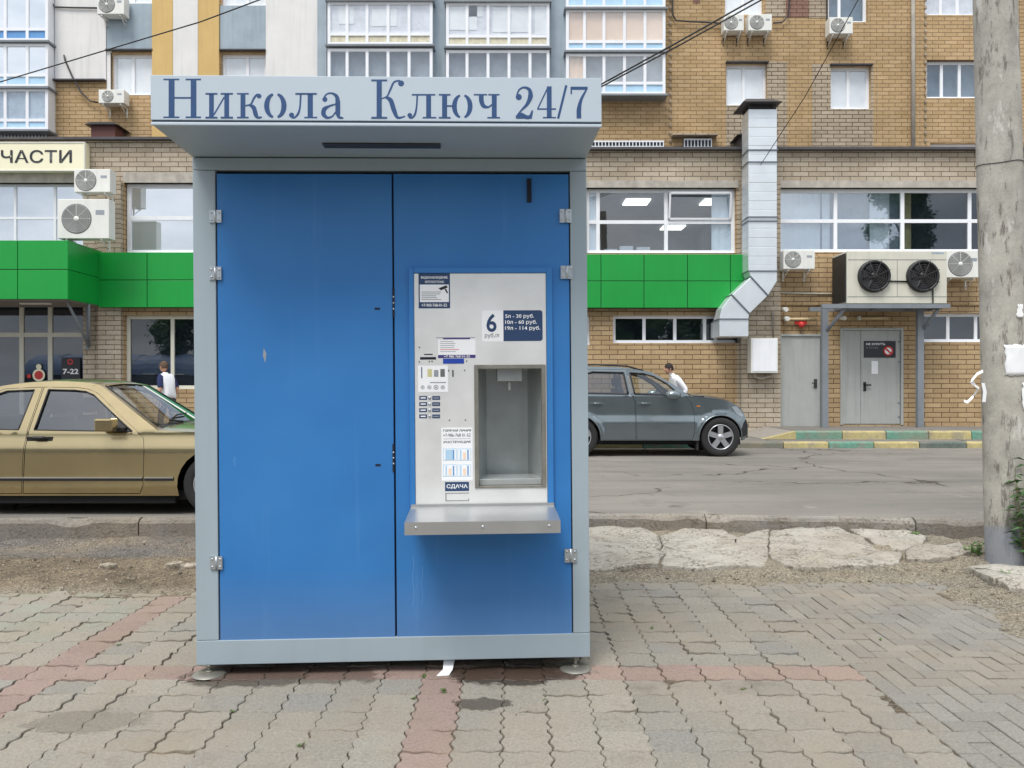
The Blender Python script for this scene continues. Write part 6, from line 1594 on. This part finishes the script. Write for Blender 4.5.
    shell('shirt', ['shirt_white', 'shirt_navy'], lambda c: (.92 < c.z < 1.485 and not (arm(c) and c.z < (.93 if long_ else 1.17)) and c.x > -.115-lean*max(0, c.z-1)) or (.92 < c.z < 1.45 and not arm(c)), .014, lambda c: 0 if long_ else (1 if abs(c.y) > .155 else 0))
    shell('trousers', ['trousers'], lambda c: c.z < .935 and c.z > .10 and not (abs(c.y) > .165 and c.z > .72), .012)
    shell('shoes', ['shoe'], lambda c: c.z < .12, .010)
    # short hair cap
    b = MB(); base = 0; n, m_ = 22, 9
    for i in range(m_+1):
        t = (math.pi*.60)*i/m_
        for k in range(n):
            a = 2*math.pi*k/n; front = max(0, -math.cos(a)); tt = t*(1-.30*front)
            h = 1.07+.02*math.sin(k*5.1+i*3)
            b.v.append((hc.x+.008+.1*math.sin(tt)*math.cos(a)*h, .079*math.sin(tt)*math.sin(a)*h, hc.z+.004+.12*math.cos(tt)*h))
    for i in range(m_):
        for k in range(n): j = (k+1) % n; b.f.append((i*n+k, (i+1)*n+k, (i+1)*n+j, i*n+j)); b.m.append(0); b.sm.append(True)
    b.build('hair', M['hair_dark' if long_ else 'hair_brown'], r, local=True)
    return r
person((px(168, 17.5), 17.5, SZ), R(-25), 'man in white shirt with navy sleeves walking behind the gold car', 'navy')
person((px(681.5, 17.5), 17.5, SZ), R(12), 'dark-haired man in white shirt behind the slate car', 'white', .42)

# ------------------------------------------------------------------ concrete pole with torn notices
m, nt, p, o = newmat('pole_concrete')
g = objc(nt); n1 = noi(nt, g, 3, 6, .65); n2 = noi(nt, mapping(nt, g, (12, 12, 3)), 1, 6, .75); n3 = noi(nt, g, 60, 4, .7)
cc = mixc(nt, ramp(nt, n1, .35, .65), C3(158,154,146), C3(194,190,180)); cc = mixc(nt, ramp(nt, n2, .54, .62, (0,0,0,1), (.8,.8,.8,1)), cc, C3(108,102,96))
cc = mixc(nt, ramp(nt, noi(nt, mapping(nt, g, (7, 7, 2), loc=(4, 2, 1)), 1, 6, .7), .60, .66, (0,0,0,1), (.6,.6,.6,1)), cc, C3(214,212,206))
cc = mixc(nt, 1.0, cc, ramp(nt, n3, .3, .7, (.85,.85,.85,1), (1.08,1.08,1.08,1)), 'MULTIPLY')
sp = node(nt, 'ShaderNodeSeparateXYZ'); nt.links.new(g, sp.inputs[0])
ad = node(nt, 'ShaderNodeMath', operation='ADD'); nt.links.new(sp.outputs[2], ad.inputs[0]); sc_ = node(nt, 'ShaderNodeMath', operation='MULTIPLY'); sc_.inputs[1].default_value = .35; nt.links.new(n1, sc_.inputs[0]); nt.links.new(sc_.outputs[0], ad.inputs[1])
cc = mixc(nt, ramp(nt, ad.outputs[0], .50, .56, (.75,.75,.75,1), (0,0,0,1)), cc, C3(140,146,156))
nt.links.new(cc, p.inputs['Base Color']); p.inputs['Roughness'].default_value = .95; p.inputs['Specular IOR Level'].default_value = .15
bump(nt, p, n2, .8, .012)
PB = Vector((px(1011, 6.55), 6.55, -.02)); 
pole = empty('concrete_pole', PB, 'weathered leaning concrete lamp pole at the right edge of the pavement', 'pole')
tilt = -.028
def pole_pt(z, a, extra=0):
    r_ = .186-.0052*z
    rr = r_+extra+.0022*noise.noise(Vector((math.cos(a)*3, math.sin(a)*3, z*4)))
    return (PB.x+tilt*z+rr*math.cos(a), PB.y+rr*math.sin(a), PB.z+z)
b = MB(); N = 56; K = 160
for i in range(K+1):
    z = 9.0*(i/K)
    for k in range(N): b.v.append(pole_pt(z, 2*math.pi*k/N))
for i in range(K):
    for k in range(N): j = (k+1) % N; b.f.append((i*N+k, i*N+j, (i+1)*N+j, (i+1)*N+k)); b.m.append(0); b.sm.append(True)
b.f.append(tuple(K*N+k for k in range(N))); b.m.append(0); b.sm.append(False)
b.build('shaft', M['pole_concrete'], pole)
b = MB()
for zz in (3.35,):
    pts = [pole_pt(zz+.01*math.sin(k*.7), k*2*math.pi/24, .004) for k in range(25)]; b.tube(pts, .003, 4, cap=False)
b.build('tie_wire', M['dark_metal'], pole)
# notices: curved sheets hugging the shaft
def notice(x0, x1, y0, y1, lab, m='white_print', curl=.01, text=None, rag=.012):
    d = 6.37; z0, z1 = pz(y1, d)+.02, pz(y0, d)+.02; xa, xb = px(x0, d), px(x1, d); nx, nz = 12, 8
    b = MB()
    for j in range(nz+1):
        z = z0+(z1-z0)*j/nz
        for i in range(nx+1):
            u = i/nx; x = xa+(xb-xa)*u
            if i in (0, nx): x += rag*noise.noise(Vector((z*30, x0, i)))*2
            zz = z+(rag*noise.noise(Vector((u*7, y0, j)))*2 if j in (0, nz) else 0)
            c_ = PB.x+tilt*zz; r_ = .186-.0052*zz+.006+curl*abs(noise.noise(Vector((u*3, zz*9, x0)))); dx = max(-.999, min(.999, (x-c_)/r_)); a = -math.acos(dx)
            b.v.append((c_+r_*math.cos(a), PB.y+r_*math.sin(a), zz))
    for j in range(nz):
        for i in range(nx): q = j*(nx+1)+i; b.f.append((q, q+1, q+nx+2, q+nx+1)); b.m.append(0); b.sm.append(True)
    o = b.build('paper_notice', M[m]); tag(o, lab, 'notice', 'paper remnants on the pole'); t = o.modifiers.new('t', 'SOLIDIFY'); t.thickness = .0006
    return o
notice(1007, 1030, 347, 378, 'largest white paper notice on the concrete pole, torn at its corners')
notice(1022, 1032, 385, 412, 'narrow white paper shred low on the right side of the concrete pole')
notice(1017, 1023, 307, 320, 'small white paper shred high on the concrete pole', 'curtain_white')
b = MB()
for k, (wd, t0) in enumerate((( .0, 0),)):
    P1 = [(983, 371), (976, 374), (970, 381), (974, 385), (980, 388), (975, 396), (968, 402), (963, 401)]
    pts = [Vector((px(x, 6.45), 6.45-.02*math.sin(i), pz(y, 6.45))) for i, (x, y) in enumerate(P1)]
    for i in range(len(pts)-1):
        n_ = Vector((.2, .6, 1)).normalized()*.014
        if i in (2, 4): n_ = Vector((.9, .3, .3)).normalized()*.018
        b.poly([pts[i]-n_, pts[i+1]-n_, pts[i+1]+n_, pts[i]+n_])
P2 = [(983, 383), (985, 392), (984, 402)]
pts = [Vector((px(x, 6.42), 6.42, pz(y, 6.42))) for x, y in P2]
for i in range(2): n_ = Vector((.014, 0, 0)); b.poly([pts[i]-n_, pts[i+1]-n_, pts[i+1]+n_, pts[i]+n_])
o = b.build('paper_streamer', M['white_print']); tag(o, 'torn white paper streamer fluttering off the left side of the concrete pole', 'paper'); t = o.modifiers.new('t', 'SOLIDIFY'); t.thickness = .0008

# ------------------------------------------------------------------ plants
pm('leaf', C3(84,118,52), .6, var=.35, vs=12); pm('leaf_dark', C3(52,88,36), .6, var=.3, vs=12); pm('stem', C3(96,92,56), .8); pm('bark', C3(92,80,66), .95, var=.25, vs=8, bmp=.6)
def leaf(mb, p, d, ln, wd, mi=0):
    d = d.normalized(); s_ = d.cross(Vector((random.gauss(0, .4), random.gauss(0, .4), 1))).normalized()*wd; up = Vector((0, 0, 1))
    a = p; b1 = p+d*ln*.5+s_-up*0; b2 = p+d*ln*.5-s_; c = p+d*ln-up*ln*.25; mid = p+d*ln*.5+up*ln*.06
    mb.poly([a, b2, mid], mi); mb.poly([a, mid, b1], mi); mb.poly([b2, c, mid], mi); mb.poly([mid, c, b1], mi)
def weed(x, y, z, n, h, spread, ln, wd, lab, stems=True, group='weeds round the pole foot'):
    r = empty('weed', (x, y, z), lab, 'plant', group); b = MB(); s_ = MB()
    for k in range(n):
        a = random.uniform(0, 6.28); q = random.uniform(.1, 1); hh = h*random.uniform(.45, 1)
        tip = Vector((x+math.cos(a)*spread*q, y+math.sin(a)*spread*q, z+hh)); s_.tube([(x+.2*math.cos(a)*spread*q, y+.2*math.sin(a)*spread*q, z), tuple(tip)], .0022, 4)
        for i in range(6):
            t = .35+.65*i/5; p0 = Vector((x, y, z)).lerp(tip, t); da = random.uniform(0, 6.28)
            leaf(b, p0, Vector((math.cos(da), math.sin(da), random.uniform(-.1, .7))), ln*random.uniform(.6, 1.2), wd*random.uniform(.7, 1.2))
    b.build('leaves', M['leaf' if h < .3 else 'leaf_dark'], r); s_.build('stems', M['stem'], r)
g = gp(974, 556, .03); weed(g[0], g[1], .03, 16, .12, .13, .05, .012, 'low weed tuft in the grit left of the concrete pole foot')
g = gp(1009, 581, .02); weed(g[0], g[1], .02, 10, .07, .07, .045, .009, 'small weed sprouting in front of the concrete pole foot')
weed(px(1030, 6.3), 6.3, .02, 26, .95, .16, .13, .014, 'tall leafy weed growing at the right side of the concrete pole')
g = gp(444, 692, .0); weed(g[0], g[1], .0, 4, .02, .02, .018, .004, 'tiny weed in a paving joint in front of the kiosk', group='weeds in paving joints')
for (wx, wy, n_, lb_) in ((412, 699, 3, 'on the red paver column left of the wet patch'), (424, 676, 4, 'just left of the paper scrap'), (544, 700, 3, 'right of the wet patch before the kiosk'), (232, 712, 3, 'below the left kiosk foot'), (120, 645, 4, 'beside the diagonal red band at left'), (652, 628, 3, 'right of the kiosk between grey pavers'), (745, 690, 3, 'below the red row right of the kiosk'), (300, 745, 3, 'near the bottom edge, left of the red column'), (880, 640, 3, 'among the herringbone bricks')):
    g = gp(wx, wy, 0); weed(g[0], g[1], -.004, n_, .014, .022, .014, .003, 'tiny weed in a joint '+lb_, group='specks of weed in the joints')
g = gp(915, 534, .09); weed(g[0], g[1], .08, 8, .04, .06, .03, .006, 'sparse weed along the near kerb left of the pole', group='weeds in paving joints')

# ------------------------------------------------------------------ overhead cables
def cable(pts, d, r_, lab, sag=.0):
    P = [(px(x, dd), dd, pz(y, dd)) for (x, y), dd in zip(pts, d)]; Q = []
    for i in range(len(P)-1):
        for k in range(12): t = k/12; Q.append(tuple(P[i][j]+(P[i+1][j]-P[i][j])*t for j in range(3)))
    Q.append(P[-1]); b = MB(); b.tube(Q, r_, 5); tag(b.build('overhead_cable', M['black_plastic']), lab, 'cable', 'overhead cables')
cable([(-260, 152), (0, 82), (200, 22), (420, -60)], (14, 13, 12, 11), .010, 'thin overhead cable crossing the plaster wall at upper left')
cable([(380, 190), (600, 85), (680, 41), (760, -4), (900, -100)], (16, 15, 14.5, 14, 13), .017, 'upper of two close cables crossing beside the kiosk lettering')
cable([(380, 194), (600, 87.5), (680, 45), (765, -2), (905, -96)], (16, 15, 14.5, 14, 13), .015, 'lower of two close cables crossing beside the kiosk lettering')
cable([(747, 187), (752, 178), (806, 95), (858, 0), (905, -90)], (19.9, 19.7, 17, 15, 13), .009, 'single thin cable crossing the silver duct and the brick wall')

# ------------------------------------------------------------------ the far side of the square, seen mirrored in the shop glass
def tree(x, y, h, cr, label, n=2600):
    r = empty('tree', (x, y, -.05), label, 'tree', 'trees across the square'); b = MB()
    b.tube([(x, y, -.05), (x+.1, y, h*.25), (x-.1, y+.1, h*.5), (x, y, h*.8)], [.28, .22, .16, .05], 10)
    cl = []
    for k in range(9):
        a = k*2.4; z0 = h*(.3+.05*k); q = cr*random.uniform(.5, .9); e = (x+q*math.cos(a), y+q*math.sin(a), z0+h*.18)
        b.tube([(x, y, z0), ((x+e[0])/2, (y+e[1])/2, z0+h*.07), e], [.1, .06, .025], 6); cl.append((e, cr*random.uniform(.4, .6)))
    for k in range(7): cl.append(((x+random.gauss(0, cr*.4), y+random.gauss(0, cr*.4), h*random.uniform(.55, .95)), cr*random.uniform(.35, .55)))
    b.build('trunk', M['bark'], r); b = MB()
    for c, q in cl:                                    # dense inner foliage of each clump
        base = len(b.v)
        for i in range(9):
            for k in range(14):
                t, a = math.pi*i/8, 2*math.pi*k/14; v = Vector((math.sin(t)*math.cos(a), math.sin(t)*math.sin(a), math.cos(t)*.85))
                b.v.append(tuple(Vector(c)+v*q*(.72+.35*noise.noise(v*2.3+Vector(c)))))
        for i in range(8):
            for k in range(14): j = (k+1) % 14; b.f.append((base+i*14+k, base+(i+1)*14+k, base+(i+1)*14+j, base+i*14+j)); b.m.append(0); b.sm.append(False)
    for k in range(n):
        c, q = random.choice(cl); v = Vector((random.gauss(0, 1), random.gauss(0, 1), random.gauss(0, .8))).normalized()*q*random.uniform(.6, 1.05)
        leaf(b, Vector(c)+v, Vector((random.gauss(0, 1), random.gauss(0, 1), random.gauss(0, .5)-.2)), random.uniform(.16, .28), .08)
    b.build('crown', M['leaf_dark'], r)
tree(28.4, -17, 19, 2.2, 'tallest tree across the square, mirrored in the right office windows', 12000)
for k, (x, h) in enumerate(((-24, 8.5), (-17.5, 9.5), (-12, 8), (3, 8.8), (9, 9.6), (15.5, 8.4))):
    tree(x, -20-1.5*(k % 2), h, 3.1, ('leftmost tree', 'second tree from the left', 'third tree from the left', 'fourth tree from the left', 'fifth tree from the left', 'sixth tree from the left')[k]+' in the row across the square, mirrored in the shop glass', 6000)
st = empty('market_pavilion', (-4, -16, -.05), 'long market stall row with curved blue ribbed roof across the square', 'pavilion')
pm('pavilion_roof', C3(92,116,150), .5, var=.1)
b = MB()
for i in range(64):
    x0, x1 = -34+i*.95, -34+(i+1)*.95
    for k in range(8):
        a0, a1 = R(20+90*k/8), R(20+90*(k+1)/8); dz = .05*(i % 2)
        P = lambda a: (-16.5+2.6*math.cos(a), 1.6+2.2*math.sin(a)+dz)
        b.quad((x0, P(a0)[0], P(a0)[1]), (x1, P(a0)[0], P(a0)[1]), (x1, P(a1)[0], P(a1)[1]), (x0, P(a1)[0], P(a1)[1]))
b.build('roof', M['pavilion_roof'], st); b = MB(); b.box(-34, 26.8, -17.5, -14.2, -.05, 2.35); b.build('stalls', M['interior_dark'], st)
